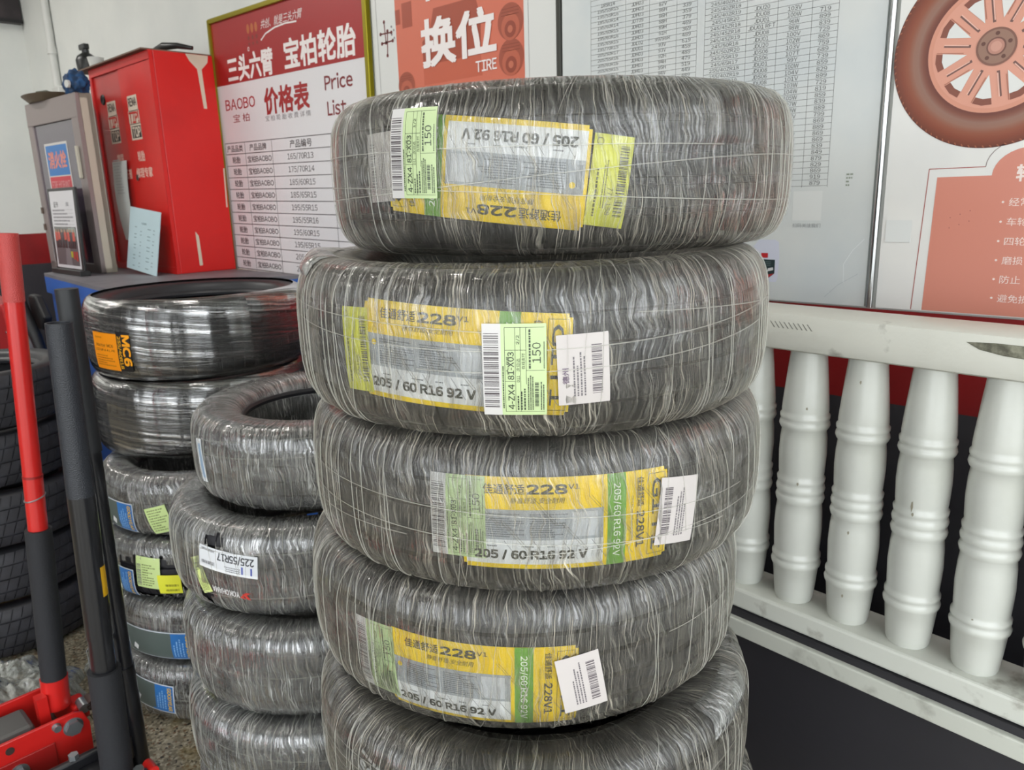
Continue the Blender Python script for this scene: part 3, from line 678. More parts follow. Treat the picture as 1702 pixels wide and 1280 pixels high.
def express_label(u, v, rot, frac):
    s = Sheet().place(u, v, rot, .034, .05); E = '#bccf9c'; st = .008; k = '#3a4438'
    s.rect(.02, 0, .068, .1, E, 1, st); s.rect(0, 0, .02, .1, '#cac8c6', 1, st)
    s.bars(.0015, .009, .0175, .091, 42, '#4b4447', 2, seed=5)
    for a_, b_ in (((.024, .004), (.024, .096)), ((.035, .004), (.035, .096)), ((.0405, .004), (.0405, .096)), ((.0465, .035), (.0465, .096)), ((.024, .096), (.066, .096)), ((.024, .004), (.066, .004)), ((.024, .072), (.035, .072)), ((.035, .072), (.0465, .072)), ((.024, .038), (.035, .038)), ((.0465, .05), (.066, .05))):
        s.line(a_, b_, .0004, k, 2, 6)
    s.text('4-ZX4', .0305, .021, .0065, k, w=.028, rot=90, bold=.012, lay=3); s.text('81-X03', .0303, .055, .0065, k, w=.03, rot=90, bold=.012, lay=3)
    s.text('次日达', .038, .056, .004, k, w=.014, rot=90, lay=3); s.text('D11', .038, .041, .003, k, w=.007, rot=90, lay=3); s.text(frac, .038, .083, .0035, k, w=.010, rot=90, bold=.01, lay=3)
    s.text('在线支付', .0435, .06, .0035, k, w=.017, rot=90, lay=3); s.text('150', .0575, .069, .009, k, w=.022, rot=90, bold=.0, lay=3)
    s.text('大邱', .027, .055, .003, k, w=.02, rot=90, lay=3)
    s.fine(.0207, .008, .0235, .07, 1, k, 3, True, seed=9); s.fine(.036, .006, .0465, .034, 3, k, 3, True, seed=3); s.fine(.0475, .006, .0545, .045, 3, k, 3, True, seed=6)
    s.fine(.0485, .052, .0525, .094, 1, k, 3, True, seed=2)
    s.bars(.0555, .010, .0595, .038, 22, k, 3, seed=8); s.fine(.061, .006, .066, .046, 2, k, 3, True, seed=12); s.fine(.0645, .052, .0665, .095, 1, k, 3, True, seed=13)
    return s
def white_label(u, v, rot, w=.056, h=.078, word=None, seed=1, side=1):
    s = Sheet().place(u, v, rot, w / 2, h / 2); k = '#6d686c'
    s.rect(0, 0, w, h, '#c0bab7', 1, .008)
    x = w * .66 if side > 0 else w * .12
    s.bars(x, h * .14, x + w * .2, h * .86, 30, '#5f585c', 2, seed=seed)
    x2 = w * .28 if side > 0 else w * .45
    s.fine(x2, h * .12, x2 + w * .27, h * .9, 4, k, 2, True, seed=seed + 3)
    if word: s.text(word, w * .15, h * .42, .007, '#5d4a63', w=.017, rot=90, bold=.01, lay=3)
    return s
def yellow_slip(u, v, rot, side=1):
    s = Sheet().place(u, v, rot, .0225, .049); k = '#6d6a32'
    s.rect(0, 0, .045, .098, '#dede4e', 1, .008)
    s.bars(.031, .012, .041, .088, 40, '#57552c', 2, seed=3)
    s.text('772-158', .0245, .028, .0058, k, w=.03, rot=-90 if side > 0 else 90, lay=3); s.fine(.006, .01, .011, .09, 1, k, 2, True, seed=4); s.fine(.0145, .02, .020, .085, 2, k, 2, True, seed=7)
    s.disc(.007, .090, .004, k, 2, 16, .0032)
    return s
P_ = .197
mains = [((-.774, .915), 'topmost wrapped tyre of the tall front stack, its yellow label upside down'),
         ((-.758, .831), 'wrapped tyre second from top of the front stack, pale green delivery slip in mid label'),
         ((-.764, .8405), 'wrapped tyre third from top of the front stack, yellow label with slips at both ends'),
         ((-.788, .8326), 'wrapped tyre fourth from top of the front stack, tilted white slip on label end'),
         ((-.740, .797), 'wrapped tyre fifth from top of the front stack, black sticker at lower left'),
         ((-.715, .800), 'wrapped tyre sixth from top of the front stack, only its right edge in the photo'),
         ((-.735, .815), 'wrapped tyre second from the floor in the front stack, below the photo edge'),
         ((-.730, .810), 'wrapped tyre on the floor under the front stack, below the photo edge')]
folds = [strA, strB, strC]
T = []
for i, (c, lab) in enumerate(mains):
    T.append(put_tyre(MAIN, c, P_ * (7 - i), lab, 'film-wrapped tyres of the front stack', rot=.7 * i + .3, folds=folds[i % 3]))
stick(T[0], MAIN, main_label(-.091, 0, 173.6), 'paper_label', label='yellow tyre label, upside down')
stick(T[0], MAIN, yellow_slip(.057, -.017, -8), 'paper_slip', .0036, 'yellow slip with barcode')
stick(T[0], MAIN, white_label(-.235, .008, 2, .047, .08, seed=4, side=-1), 'paper_slip', .0036, 'white barcode slip')
stick(T[0], MAIN, express_label(-.174, .021, -1.5, '1/2'), 'paper_slip', -.0012, 'pale green delivery slip')
stick(T[1], MAIN, main_label(-.083, -.002, -3.6), 'paper_label', label='yellow tyre label')
stick(T[1], MAIN, yellow_slip(-.2205, .001, 1.5, -1), 'paper_slip', .0036, 'yellow slip with barcode')
stick(T[1], MAIN, express_label(-.019, -.0115, -.5, '2/2'), 'paper_slip', -.0012, 'pale green delivery slip')
stick(T[1], MAIN, white_label(.055, -.013, 2, .057, .077, '德州', 6), 'paper_slip', .0006, 'white barcode slip')
stick(T[2], MAIN, main_label(.0365, .001, -.8), 'paper_label', label='yellow tyre label')
stick(T[2], MAIN, express_label(-.094, .0085, -.5, '1/2'), 'paper_slip', .0036, 'pale green delivery slip')
stick(T[2], MAIN, white_label(.174, -.001, -7, .056, .083, seed=8, side=-1), 'paper_slip', .0006, 'white barcode slip')
stick(T[3], MAIN, main_label(-.0615, -.0195, -1.4), 'paper_label', label='yellow tyre label')
stick(T[3], MAIN, express_label(-.211, -.0125, 2, '1/2'), 'paper_slip', .0036, 'pale green delivery slip')
stick(T[3], MAIN, white_label(.067, -.015, 10, .055, .077, seed=11), 'paper_slip', -.0012, 'white barcode slip')
s = Sheet().place(-.225, .0, -14, .055, .065); s.rect(0, 0, .11, .13, '#15171c', 1, .008); s.text('SCO', .035, .098, .016, '#aeb0b2', w=.05, bold=.05, lay=3); s.fine(.008, .112, .07, .122, 1, '#aeb0b2', 2, seed=2)
stick(T[4], MAIN, s, 'paper_label', label='black sticker with white letters')

def flap(ty, t, u0, u1, t0, t1, h, label, seed=1):
    R_ = random.Random(seed); m = MB(); nu, nv = 26, 12; uv = []; ph = [R_.uniform(0, 6) for _ in range(4)]
    for j in range(nu + 1):
        for i in range(nv + 1):
            fu_, fv_ = j / nu, i / nv; e = (math.sin(PI * fu_) * math.sin(PI * fv_)) ** .5
            rr, z = ty.se(math.radians(t0 + (t1 - t0) * fv_), 0); rr0, z0 = ty.se(math.radians(t0 + (t1 - t0) * fv_), -.01)
            n = Vector((rr0 - rr, z0 - z)).normalized() * (.0006 + h * e * (1 + .35 * math.sin(9 * fu_ + ph[0]) * math.sin(5 * fv_ + ph[1])))
            a = t['_th'] + (u0 + (u1 - u0) * fu_) / ty.R + .01 * math.sin(7 * fv_ + ph[2]); q = rr + n.x
            m.v.append((q * math.cos(a), q * math.sin(a), ty.b + z + n.y)); uv.append((u0 + (u1 - u0) * fu_, .3 + .12 * fv_))
    m.f = [(j * (nv + 1) + i, (j + 1) * (nv + 1) + i, (j + 1) * (nv + 1) + i + 1, j * (nv + 1) + i + 1) for j in range(nu) for i in range(nv)]; m.m = [0] * len(m.f)
    o = link('loose_film', m.mesh('loose_film', FILM_M, 2, uv=uv), t); o['label'] = label
flap(MAIN, T[1], -.56, -.36, 40, 88, .009, 'baggy film standing off the shoulder', 2)
flap(MAIN, T[4], .27, .40, 30, 80, .006, 'baggy film standing off the shoulder', 5)
# middle stack
C2 = (-1.619, .956)
G2 = 'film-wrapped tyres of the middle stack'
m1 = Tyre(.320, .195, .197, 'road'); m2 = Tyre(.340, .215, .2095, 'road', torn=[(math.atan2(-C2[1], -C2[0]) - .245 / .345, .062, .028, .018), (math.atan2(-C2[1], -C2[0]) - .285 / .345, -.062, .024, .03)]); m3 = Tyre(.330, .2, .2095, 'road'); m4 = Tyre(.330, .2, .20, 'road'); m5 = Tyre(.329, .2, .168, 'road')
strM = m1.strands(110, 9, .0003, .0009); strM3 = m3.strands(120, 12, .0003, .001)
Ms = [(m1, (-1.628, 1.018), 'shiny wrapped tyre on top of the middle stack, open centre hole showing', strM),
      (m2, C2, 'wider wrapped tyre second in the middle stack, white upside-down size label', m2.strands(120, 10, .0003, .0008)),
      (m3, (-1.556, .925), 'wrapped tyre third in the middle stack, bright film glare on its front', strM3),
      (m4, (-1.534, .902), 'wrapped tyre fourth in the middle stack, bluish label edge at lower left', m4.strands(120, 13, .0003, .001)),
      (m5, (-1.534, .902), 'lowest wrapped tyre of the middle stack, mostly below the photo edge', m5.strands(100, 14, .0003, .001))]
MT = []
for i, (ty, c, lab, st) in enumerate(Ms):
    MT.append(put_tyre(ty, c, (.788, .578, .368, .168, 0)[i], lab, G2, rot=.5 * i, folds=st, film=FILM_M))
s = Sheet().place(-.352, .0, 8, .015, .05); s.rect(.0, 0, .03, .1, '#d6dadd', 1, .008); s.rect(.01, .01, .024, .09, '#88a6c4', 2, .008)
stick(MT[0], m1, s, 'paper_label', 0, label='white and blue label at the left edge')
s = Sheet().place(-.208, .028, 175, .075, .026); s.rect(0, 0, .15, .05, '#d7dade', 1, .008); s.text('225/55R17', .052, .014, .019, '#3d3f45', w=.088, bold=.025, lay=3)
s.rect(.0, .044, .15, .05, '#e4e6e8', 2, .008); s.bars(.105, .004, .145, .04, 20, '#4d4d52', 2, horiz=False, seed=3); s.fine(.04, .032, .1, .046, 3, '#6b6d73', 2, seed=3); s.rect(.012, .027, .016, .044, '#5560a8', 3); s.rect(.033, .027, .037, .044, '#5560a8', 3)
stick(MT[1], m2, s, 'paper_label', 0, label='white size label, upside down')
s = Sheet().place(-.205, -.040, 175, .05, .008); s.text('YOKOHAMA', .062, .008, .013, '#c9c9c9', w=.07, bold=.03, lay=3); s.poly([(0, 0), (.012, 0), (.026, .014), (.012, .016), (.018, .010)], '#c2392f', 3)
s.poly([(.0, .016), (.012, .004), (.02, .004), (.008, .016)], '#c2392f', 3)
stick(MT[1], m2, s, 'brand_print', -.0008, label='white letters with a red emblem, upside down')
s = Sheet().place(-.288, -.012, 22, .02, .045); s.rect(0, 0, .034, .085, '#d3e091', 1, .008); s.fine(.004, .006, .03, .05, 5, '#6d7a44', 2, True, seed=5); s.bars(.004, .055, .03, .08, 14, '#4c5138', 2, seed=5)
stick(MT[1], m2, s, 'paper_slip', .002, 'crumpled pale green slip')
s = Sheet().place(-.385, -.02, 0, .02, .05); s.rect(0, .02, .02, .08, '#d9d9dc', 1, .008); s.fine(.004, .03, .016, .07, 3, '#5a5066', 2, True, seed=5); s.rect(-.004, .0, .004, .1, '#c9c98a', 2, .008)
stick(MT[2], m3, s, 'paper_slip', .002, 'white slip at the left edge')
s = Sheet().place(-.28, -.055, -3, .09, .02); s.rect(0, 0, .18, .035, '#2f4658', 1, .008); s.rect(0, .035, .18, .038, '#cfd6da', 2, .008); s.text('205', .075, .017, .02, '#a9bcc6', w=.04, lay=3); s.fine(.11, .006, .17, .03, 3, '#8fa3ae', 2, seed=6)
stick(MT[3], m4, s, 'paper_label', label='dark blue label seen through film')

# left stack: two wide glossy tyres on four narrow ones
G3 = 'tyres of the left stack in clear film'
l1 = Tyre(.332, .235, .235, 'sport', band=True); l3 = Tyre(.300, .19, .18, 'road', torn=[(math.atan2(-.955, 2.255) - .19 / .3, -.02, .12, .062)]); l4 = Tyre(.300, .19, .18, 'road')
l5 = Tyre(.2995, .19, .18, 'road')
cs = [(-2.425, 1.08), (-2.432, 1.07), (-2.28, .98), (-2.268, .955), (-2.235, .95), (-2.205, .94)]
zs = [.957, .721, .54, .36, .18, 0]
LT = []
labs = ['wide tyre on top of the left stack, glossy film and orange label', 'wide glossy tyre second in the left stack, without a label', 'wrapped tyre third in the left stack, blue label and tilted green slip',
        'wrapped tyre fourth in the left stack, torn film with green and yellow slips', 'wrapped tyre fifth in the left stack, blue label at its right', 'lowest tyre of the left stack on the terrazzo floor, small blue label']
for i in range(6):
    ty = l1 if i < 2 else (l3 if i == 3 else l4)
    LT.append(put_tyre(ty, cs[i], zs[i], labs[i], G3, rot=.4 * i, folds=None if i < 2 else l4.strands(70, 30 + i, .0003, .0009) if i != 3 else None, film=FILM_L if i < 2 else FILM_M))
s = Sheet().place(-.249, -.030, -2, .105, .054); s.rect(0, 0, .105, .108, '#f0920c', 1, .01); k = '#5a3a12'
s.text('Optimal', .028, .094, .007, k, w=.034); s.text('Master MC6', .052, .072, .009, k, w=.075, bold=.01); s.text('(22) UP-A 4 L PR', .052, .058, .008, k, w=.085, bold=.01); s.fine(.01, .01, .09, .045, 5, '#a86612', 2, seed=2)
s.rect(.105, .0, .150, .115, '#17171b', 1, .01); s.text('255/40R18', .114, .055, .012, '#f0b010', w=.095, rot=-90, bold=.02); s.text('MC6', .137, .062, .024, '#f0a010', w=.088, rot=-90, bold=.06)
stick(LT[0], l1, s, 'paper_label', -.001, 'orange and black label')
def blue_label(u, v, rot, w=.12, mirror=False):
    s = Sheet().place(u, v, rot, w / 2, .045); s.rect(0, 0, w, .09, '#cfd6dc', 1, .01); s.rect(.002, .003, w - .04 if not mirror else w - .05, .087, '#55605c', 2, .01)
    bw = min(.062, w * .55); s.rect(w - bw, .003, w - .003, .087, '#2f70b4', 3, .008); s.poly([(w - bw - .012, .003), (w - bw + .001, .003), (w - bw + .001, .06)], '#2f70b4', 3.2)
    s.text('GOODYEAR', w - .014, .045, .012, '#e6b92c', w=.075, rot=-90, bold=.03, lay=5); s.rect(w - .022, .005, w - .0215, .085, '#cfd6dc', 4)
    s.fine(w - bw + .004, .012, w - .024, .08, 4, '#8dbbe8', 4, True, seed=3, th=.4); s.poly([(.02, .02), (.034, .012), (.044, .03), (.03, .038)], '#e3e3e3', 4)
    return s
stick(LT[2], l4, blue_label(-.288, -.03, -2), 'paper_label', -.001, 'blue label with yellow letters')
s = Sheet().place(-.15, -.03, 14, .03, .04); s.rect(0, 0, .065, .08, '#c8dc96', 1, .008); s.fine(.006, .006, .06, .075, 9, '#7c8c58', 2, seed=5)
stick(LT[2], l4, s, 'paper_slip', -.001, 'pale green slip')
stick(LT[3], l3, blue_label(-.285, -.035, -4, .1), 'paper_label', -.001, 'blue label with yellow letters')
s = Sheet().place(-.188, -.0, -5, .035, .046); s.rect(0, 0, .075, .095, '#c8dc96', 1, .008); s.bars(.002, .006, .016, .074, 26, '#6a6470', 2, seed=2); s.fine(.02, .006, .06, .075, 9, '#7c8c58', 2, seed=5)
stick(LT[3], l3, s, 'paper_slip', .001, 'pale green slip')
s = Sheet().place(-.127, -.031, 0, .03, .03); s.rect(0, 0, .065, .058, '#e0e040', 1, .008); s.bars(.02, .008, .058, .03, 24, '#6a6420', 2, horiz=False, seed=2)
stick(LT[3], l3, s, 'paper_slip', -.001, 'yellow slip')
stick(LT[4], l4, blue_label(-.20, -.03, -2, .22), 'paper_label', -.001, 'blue label with yellow letters')
stick(LT[5], l4, blue_label(-.25, .0, -4, .165), 'paper_label', -.001, 'blue label with yellow letters')

# bare black tyres at far left
bt = Tyre(.312, .2, .192, 'block', film=False)
bt.tread.materials[0] = RUBB
bc = [(-3.06, .55), (-3.075, .545), (-3.055, .56), (-3.07, .55), (-3.065, .548)]
bl = ['bare black tyre on top of the far left stack, hollow centre visible', 'bare black tyre second from top of the far left stack', 'bare black tyre in the middle of the far left stack', 'bare black tyre second from the floor in the far left stack', 'bare black tyre on the floor under the far left stack']
for i in range(5): put_tyre(bt, bc[i], .192 * (4 - i), bl[i], 'bare tyres of the far left stack', rot=.37 * i)

# ------------------------------------------------------------------ blue bench, cabinet and what stands on it
red = mat('red_enamel', '#cf1610', .4, noise=(4, '#c0120e', .4, .75))
blue = mat('blue_enamel', '#2d62b8', .45, noise=(6, '#2857a6', .4, .7))
bn = thing('tool_bench', 'blue steel bench with grey top behind the left stack', 'bench', (-3.6, 1.4, 0))
poly = [(-4.143, 1.124), (-3.0, 1.026), (-2.86, 1.715), (-4.46, 1.715)]; poly = [(x + 3.6, y - 1.4) for x, y in poly]
inn = [(-4.13, 1.14), (-3.02, 1.045), (-2.88, 1.705), (-4.42, 1.705)]; inn = [(x + 3.6, y - 1.4) for x, y in inn]
b = MB(); b.prism(poly, 1.135, 1.15); b.build('bench_top', mat('bench_top_grey', '#77757a', .5, noise=(8, '#67656b', .4, .7)), bn)
b = MB(); b.prism(poly, 1.06, 1.135)
b.prism(inn, .08, 1.06); b.build('bench_body', blue, bn)
for x, y in ((-.5, -.2), (.5, -.3), (.65, .3), (-.75, .28)): MB().box(x - .03, x + .03, y - .03, y + .03, 0, .08).build('foot', mat('black_steel'), bn)

cb = thing('red_cabinet', 'tall red steel cabinet with sliding doors on the blue bench', 'cabinet', (-3.73, 1.448, 1.15))
b = MB(); b.box(-.37, .32, .012, .27, 0, .92); b.build('cabinet_body', red, cb, bevel=.004)
b = MB(); b.box(-.35, .0, .004, .012, .03, .885); dl = b.build('door', mat('red_door', '#b91f1b', .35), cb); dl['label'] = 'left sliding door'
b = MB(); b.box(-.03, .30, -.003, .005, .03, .885); dr = b.build('door', red, cb, bevel=.001); dr['label'] = 'right sliding door'
b = MB(); b.box(-.37, .32, -.006, .012, .885, .92); b.box(-.37, .32, -.006, .012, 0, .03); b.box(-.37, -.35, -.006, .012, .03, .885); b.box(.30, .32, -.006, .012, .03, .885); b.build('door_frame', red, cb, bevel=.002)
b = MB(); b.cyl((.04, -.009, .42), (.04, -.003, .42), .014, 16); b.build('lock', mat('chrome'), dr, True)
b = MB(); b.lathe([(.001, 0), (.02, .004), (.024, .0), (.024, -.004)], 20, 0, Matrix.Translation((-.26, .002, .78)) @ Matrix.Rotation(PI / 2, 4, 'X')); b.build('finger_pull', mat('black_steel'), dl, True)
for nm, x, dep, door in (('L', -.175, .004, dl), ('R', .085, -.003, dr)):
    s = Sheet(); w_ = .052
    s.rect(x - w_, .70, x + w_, .765, '#cdbfae', 1); s.text('REMA', x, .738, .034, '#3a2f2a', w=.085, bold=.02, lay=3)
    s.rect(x - w_ - .008, .645, x + w_ + .004, .703, '#cdbfae', 1); s.text('TIP!', x - .002, .674, .046, '#b52a22', w=.10, bold=.04, lay=3)
    s.rect(x - w_ - .004, .58, x + w_ + .006, .648, '#cdbfae', 1); s.rect(x - w_ + .01, .588, x + w_ + .002, .638, '#2c2624', 2); s.text('TOP', x + .006, .613, .042, '#cdbfae', w=.082, bold=.04, lay=3)
    s.build('sticker', (lambda dep: lambda u, v, l: (u, dep - .0004 * l, v))(dep), door)['kind'] = 'stuff'
    s = Sheet(); s.text('德国' if nm == 'L' else '轮胎', x + .02, .51, .042, '#dcaea0', w=.075, bold=.03); s.text('蒂普拓普' if nm == 'L' else '修理专家', x + (.03 if nm == 'R' else .055), .44, .042, '#dcaea0', w=.16 if nm == 'L' else .175, bold=.03)
    s.build('printed_lettering', (lambda dep: lambda u, v, l: (u, dep - .0004 * l, v))(dep), door)['kind'] = 'stuff'
b = MB(); b.box(-.50, .31, -.03, .27, .92, .926); b.build('cardboard', mat('cardboard_brown', '#6e5a4c', .8), cb)
# scraped paint on the cabinet's right side
b = MB()
for pts in (((.3205, .15, .918), (.3205, .25, .918), (.3205, .245, .89), (.3205, .215, .86), (.3205, .22, .70), (.3205, .205, .70), (.3205, .195, .86), (.3205, .165, .89)),
            ((.3205, .10, .03), (.3205, .115, .03), (.3205, .112, .16), (.3205, .098, .18)), ((.3205, .262, .45), (.3205, .268, .45), (.3205, .262, .28), (.3205, .256, .28))):
    MB().add(pts, [tuple(range(len(pts)))]).build('scraped_paint', mat('bare_primer', '#cfc0ac', .7), cb)
# papers
s = Sheet()
pl = thing('paper_notice', 'white paper sheet taped to the left door of the red cabinet', 'paper', (-3.87, 1.447, 1.2))
v_ = []; MBp = MB()
for j in range(9):
    t_ = j / 8; z = .36 - .36 * t_; y = -.004 - .012 * math.sin(t_ * PI)
    MBp.v += [(-.10 + .03 * t_, y, z + .09), (.075, y, z + .09)]
MBp.f = [(2 * j, 2 * j + 1, 2 * j + 3, 2 * j + 2) for j in range(8)]; MBp.m = [0] * 8
MBp.build('sheet', mat('white_paper', '#cfd3cf', .6), pl, 2)
s.fine(-.05, .30, .05, .46, 12, '#b4b8b6', 1, seed=2); s.build('faint_print', lambda u, v, l: (u, -.018, v), pl)
bp_ = thing('light_blue_notice', 'pale blue printed sheet leaning on the red cabinet, standing on the bench', 'paper', (-3.565, 1.35, 1.151), math.radians(4))
tl = Matrix.Rotation(math.radians(-9), 4, 'X') @ Matrix.Rotation(math.radians(6), 4, 'Y')
b = MB(); b.box(-.14, .14, -.002, .001, .012, .285, M=tl); b.build('sheet', mat('pale_blue_card', '#b4c9cf', .5), bp_)
s = Sheet(); s.text('价目表', 0, .222, .010, '#566a72', w=.045)
for i in range(12):
    for u_, l_ in ((-.085, .02), (-.03, .012), (.035, .03), (.085, .015)):
        if (i * 7 + int(u_ * 1000)) % 3: s.rect(u_, .2 - i * .0155, u_ + l_, .203 - i * .0155, '#6f858c', 1)
s.build('printed_lines', lambda u, v, l: tuple(tl @ Vector((u, -.002 - .0004 * l, v))), bp_)['kind'] = 'stuff'

# display case with glass door
tau = mat('taupe_metal', '#8d8280', .4, .3); crm = mat('cream_metal', '#b9b2a2', .45)
dc = thing('display_case', 'taupe metal case with dark glass door, left of the red cabinet', 'case', (-4.10, 1.27, 1.1525), math.radians(3))
cw, ch, cd = .30, .78, .05
b = MB(); b.box(-cw, cw, 0, cd, 0, .02); b.box(-cw, cw, 0, cd, ch - .02, ch); b.box(-cw, -cw + .02, 0, cd, 0, ch); b.box(cw - .02, cw, 0, cd, 0, ch); b.box(-cw, cw, cd - .02, cd, 0, ch); b.build('case_body', crm, dc)
b = MB(); b.box(-cw, cw, -.02, 0, ch - .10, ch); b.box(-cw, -cw + .055, -.02, 0, 0, ch - .10); b.box(cw - .075, cw, -.02, 0, 0, ch - .10); b.box(-cw, cw, -.02, 0, 0, .04); df = b.build('door_frame', tau, dc, bevel=.003)
b = MB(); b.box(-cw + .055, cw - .075, -.012, -.006, .04, ch - .10); b.build('glass_pane', mat('dark_glass', '#4c4250', .12, coat=.6), df)
b = MB(); b.box(cw - .05, cw - .035, -.035, -.02, .42, .56); b.build('handle', crm, df, bevel=.004)
for z in (.27, .19): MB().box(-cw + .0, -cw + .02, -.026, -.02, z, z + .03).build('latch', mat('brown_steel', '#5b4a40', .5), df)
s = Sheet(); s.T = lambda u, v: ((u + .065) * 1.25 - .02, (v - .45) * 1.05 + .475); s.rect(-.175, .335, .045, .56, '#c9c6c2', 1); s.rect(-.165, .42, .035, .55, '#3d79b8', 2); s.rect(-.165, .345, .035, .415, '#c7404a', 2)
s.text('消火栓', -.065, .487, .07, '#d98a7a', w=.165, bold=.03, lay=4); s.text('FIRE HYDRANT', -.065, .38, .032, '#d99a9a', w=.17, bold=.01, lay=4)
s.build('printed_sign', lambda u, v, l: (u, -.0125 - .0004 * l, v), dc, label='blue and red fire sign')
# framed photo leaning on the case
fp = thing('framed_notice', 'black framed notice with a group photo, leaning on the display case', 'frame', (-3.93, 1.19, 1.1505), math.radians(0))
tl2 = Matrix.Rotation(math.radians(-2), 4, 'X')
b = MB(); b.box(-.195, .175, -.012, .0, 0, .385, M=tl2); b.box(-.195, .19, -.035, .01, 0, .022, M=tl2); b.build('frame', mat('black_plastic', '#1b1c1c', .35), fp, bevel=.002)
s = Sheet(); s.T = lambda u, v: (u * 1.05, v * .905); s.rect(-.165, .03, .145, .41, '#d4d2d6', 1); s.text('证书', -.09, .345, .03, '#4a474c', w=.06, lay=3); s.text('奖', .06, .345, .02, '#5a575c', w=.04, lay=3)
for i in range(5): s.rect(-.15, .318 - i * .018, .12, .3192 - i * .018, '#9a989c', 2)
s.fine(-.14, .24, .12, .325, 5, '#8a878c', 2, seed=7)
s.rect(-.15, .045, .13, .235, '#5b5b5e', 2); s.poly([(-.04, .045), (.04, .045), (.02, .17), (-.02, .17)], '#77767a', 3)
s.rect(-.15, .17, .13, .235, '#6f6f6c', 3); s.rect(.03, .19, .12, .23, '#9aa39a', 4)
for i, u_ in enumerate((-.125, -.09, -.05, -.01, .03, .06, .095)):
    s.rect(u_ - .014, .13, u_ + .014, .19, '#26262a', 5); s.rect(u_ - .016, .165 + (i % 2) * .006, u_ + .016, .21, '#c04a3c' if i % 3 != 2 else '#3a3c44', 6); s.disc(u_, .215, .009, '#b08a70', 7, 10)
for i, u_ in enumerate((.05, .08, .11)): s.rect(u_ - .012, .085 - i * .008, u_ + .012, .115, '#b8b23c' if i == 0 else '#a8443c', 6)
s.build('printed_sheet', lambda u, v, l: tuple(tl2 @ Vector((u, -.012 - .0004 * l, v))), fp, .25)
# tray, blue cloth on the case
t = thing('metal_tray', 'shallow brown tray on top of the display case', 'tray', (-4.24, 1.30, 1.931))
b = MB(); b.lathe([(.001, 0), (.14, .0), (.19, .03), (.195, .03), (.143, -.0), (.14, -.0)], 40, 0, Matrix.Scale(.55, 4, (0, 1, 0))); b.build('dish', mat('brown_tray', '#6f6250', .5), t, True)
def blob(name, label, cat, loc, sc, m, seed=1, amp=.25, seg=3, freq=3.):
    from mathutils import noise as NZ
    bm = bmesh.new(); bmesh.ops.create_icosphere(bm, subdivisions=seg, radius=1)
    for v in bm.verts:
        n = NZ.fractal(v.co * freq + Vector((seed, 0, 0)), 1, 2, 3); v.co *= 1 + amp * n
        v.co.z = max(v.co.z, -.55); v.co = Vector((v.co.x * sc[0], v.co.y * sc[1], (v.co.z + .55) * sc[2]))
    me = bpy.data.meshes.new(name); bm.to_mesh(me); bm.free(); me.materials.append(m); me.polygons.foreach_set('use_smooth', [True] * len(me.polygons))
    o = link(name, me); o.location = loc; return tag(o, label, cat)
cl = blob('cloth_bundle', 'crumpled blue cloth on top of the display case beside the cabinet', 'cloth', (-3.86, 1.30, 1.931), (.075, .045, .062), mat('blue_cloth', '#1d4a78', .8, noise=(30, '#15304f', .4, .6)), 3, .35, 4, 2.5)
b = MB(); b.cyl((.045, -.045, .035), (.047, -.055, .035), .016, 20); b.build('white_tag', mat('white_plastic'), cl, True)
# things on the cabinet
t = thing('spray_bottle', 'black spray bottle at the left end of the cabinet top', 'bottle', (-4.175, 1.47, 2.076))
b = MB(); b.lathe([(.001, 0), (.045, 0), (.048, .05), (.038, .07), (.016, .085), (.016, .1), (.001, .1)], 24); b.build('bottle_body', mat('black_plastic'), t, True)
b = MB(); b.box(-.045, .02, -.014, .014, .1, .125); b.box(-.035, -.02, -.006, .006, .07, .1); b.build('trigger', mat('black_plastic'), t, bevel=.004)
t = thing('white_cup', 'small white cup on the red cabinet', 'cup', (-4.02, 1.455, 2.076))
b = MB(); b.lathe([(.001, 0), (.028, 0), (.036, .042), (.034, .042), (.026, .003), (.001, .003)], 28); b.build('cup_body', mat('white_plastic'), t, True)
t = thing('black_hose', 'flat black hose lying across the top of the red cabinet', 'hose', (-3.55, 1.55, 2.076))
b = MB(); b.tube([(-.12, 0, .008), (-.05, 0, .02), (.05, 0, .028), (.14, .02, .02), (.19, .06, .008)], [.008, .014, .016, .012, .008], 12); b.build('hose_body', mat('black_plastic'), t, True)
t = thing('black_canister', 'black canister standing behind the left edge of the red cabinet', 'canister', (-4.16, 1.52, 1.151))
b = MB(); b.lathe([(.001, 0), (.04, 0), (.04, .86), (.025, .90), (.001, .90)], 24); b.build('canister_body', mat('black_plastic'), t, True)
# wall lamp on a bracket
t = thing('wall_bracket', 'small metal clamp lamp on the back wall above the display case', 'lamp', (-5.50, WY - .002, 2.12))
b = MB(); b.box(-.03, .03, -.012, 0, -.06, .06); b.build('plate', mat('white_plastic'), t, bevel=.003)
b = MB(); b.tube([(0, -.01, .0), (-.0, -.07, .02), (-.08, -.10, .02), (-.12, -.10, -.02), (-.10, -.10, -.16)], .009, 10); b.build('arm', mat('olive_metal', '#5c5c50', .5, .3), t, True)
b = MB(); b.lathe([(.001, -.02), (.03, -.02), (.045, .03), (.03, .06), (.001, .06)], 20, 0, Matrix.Translation((0, -.07, -.04))); b.build('lamp_head', mat('olive_metal'), t, True)

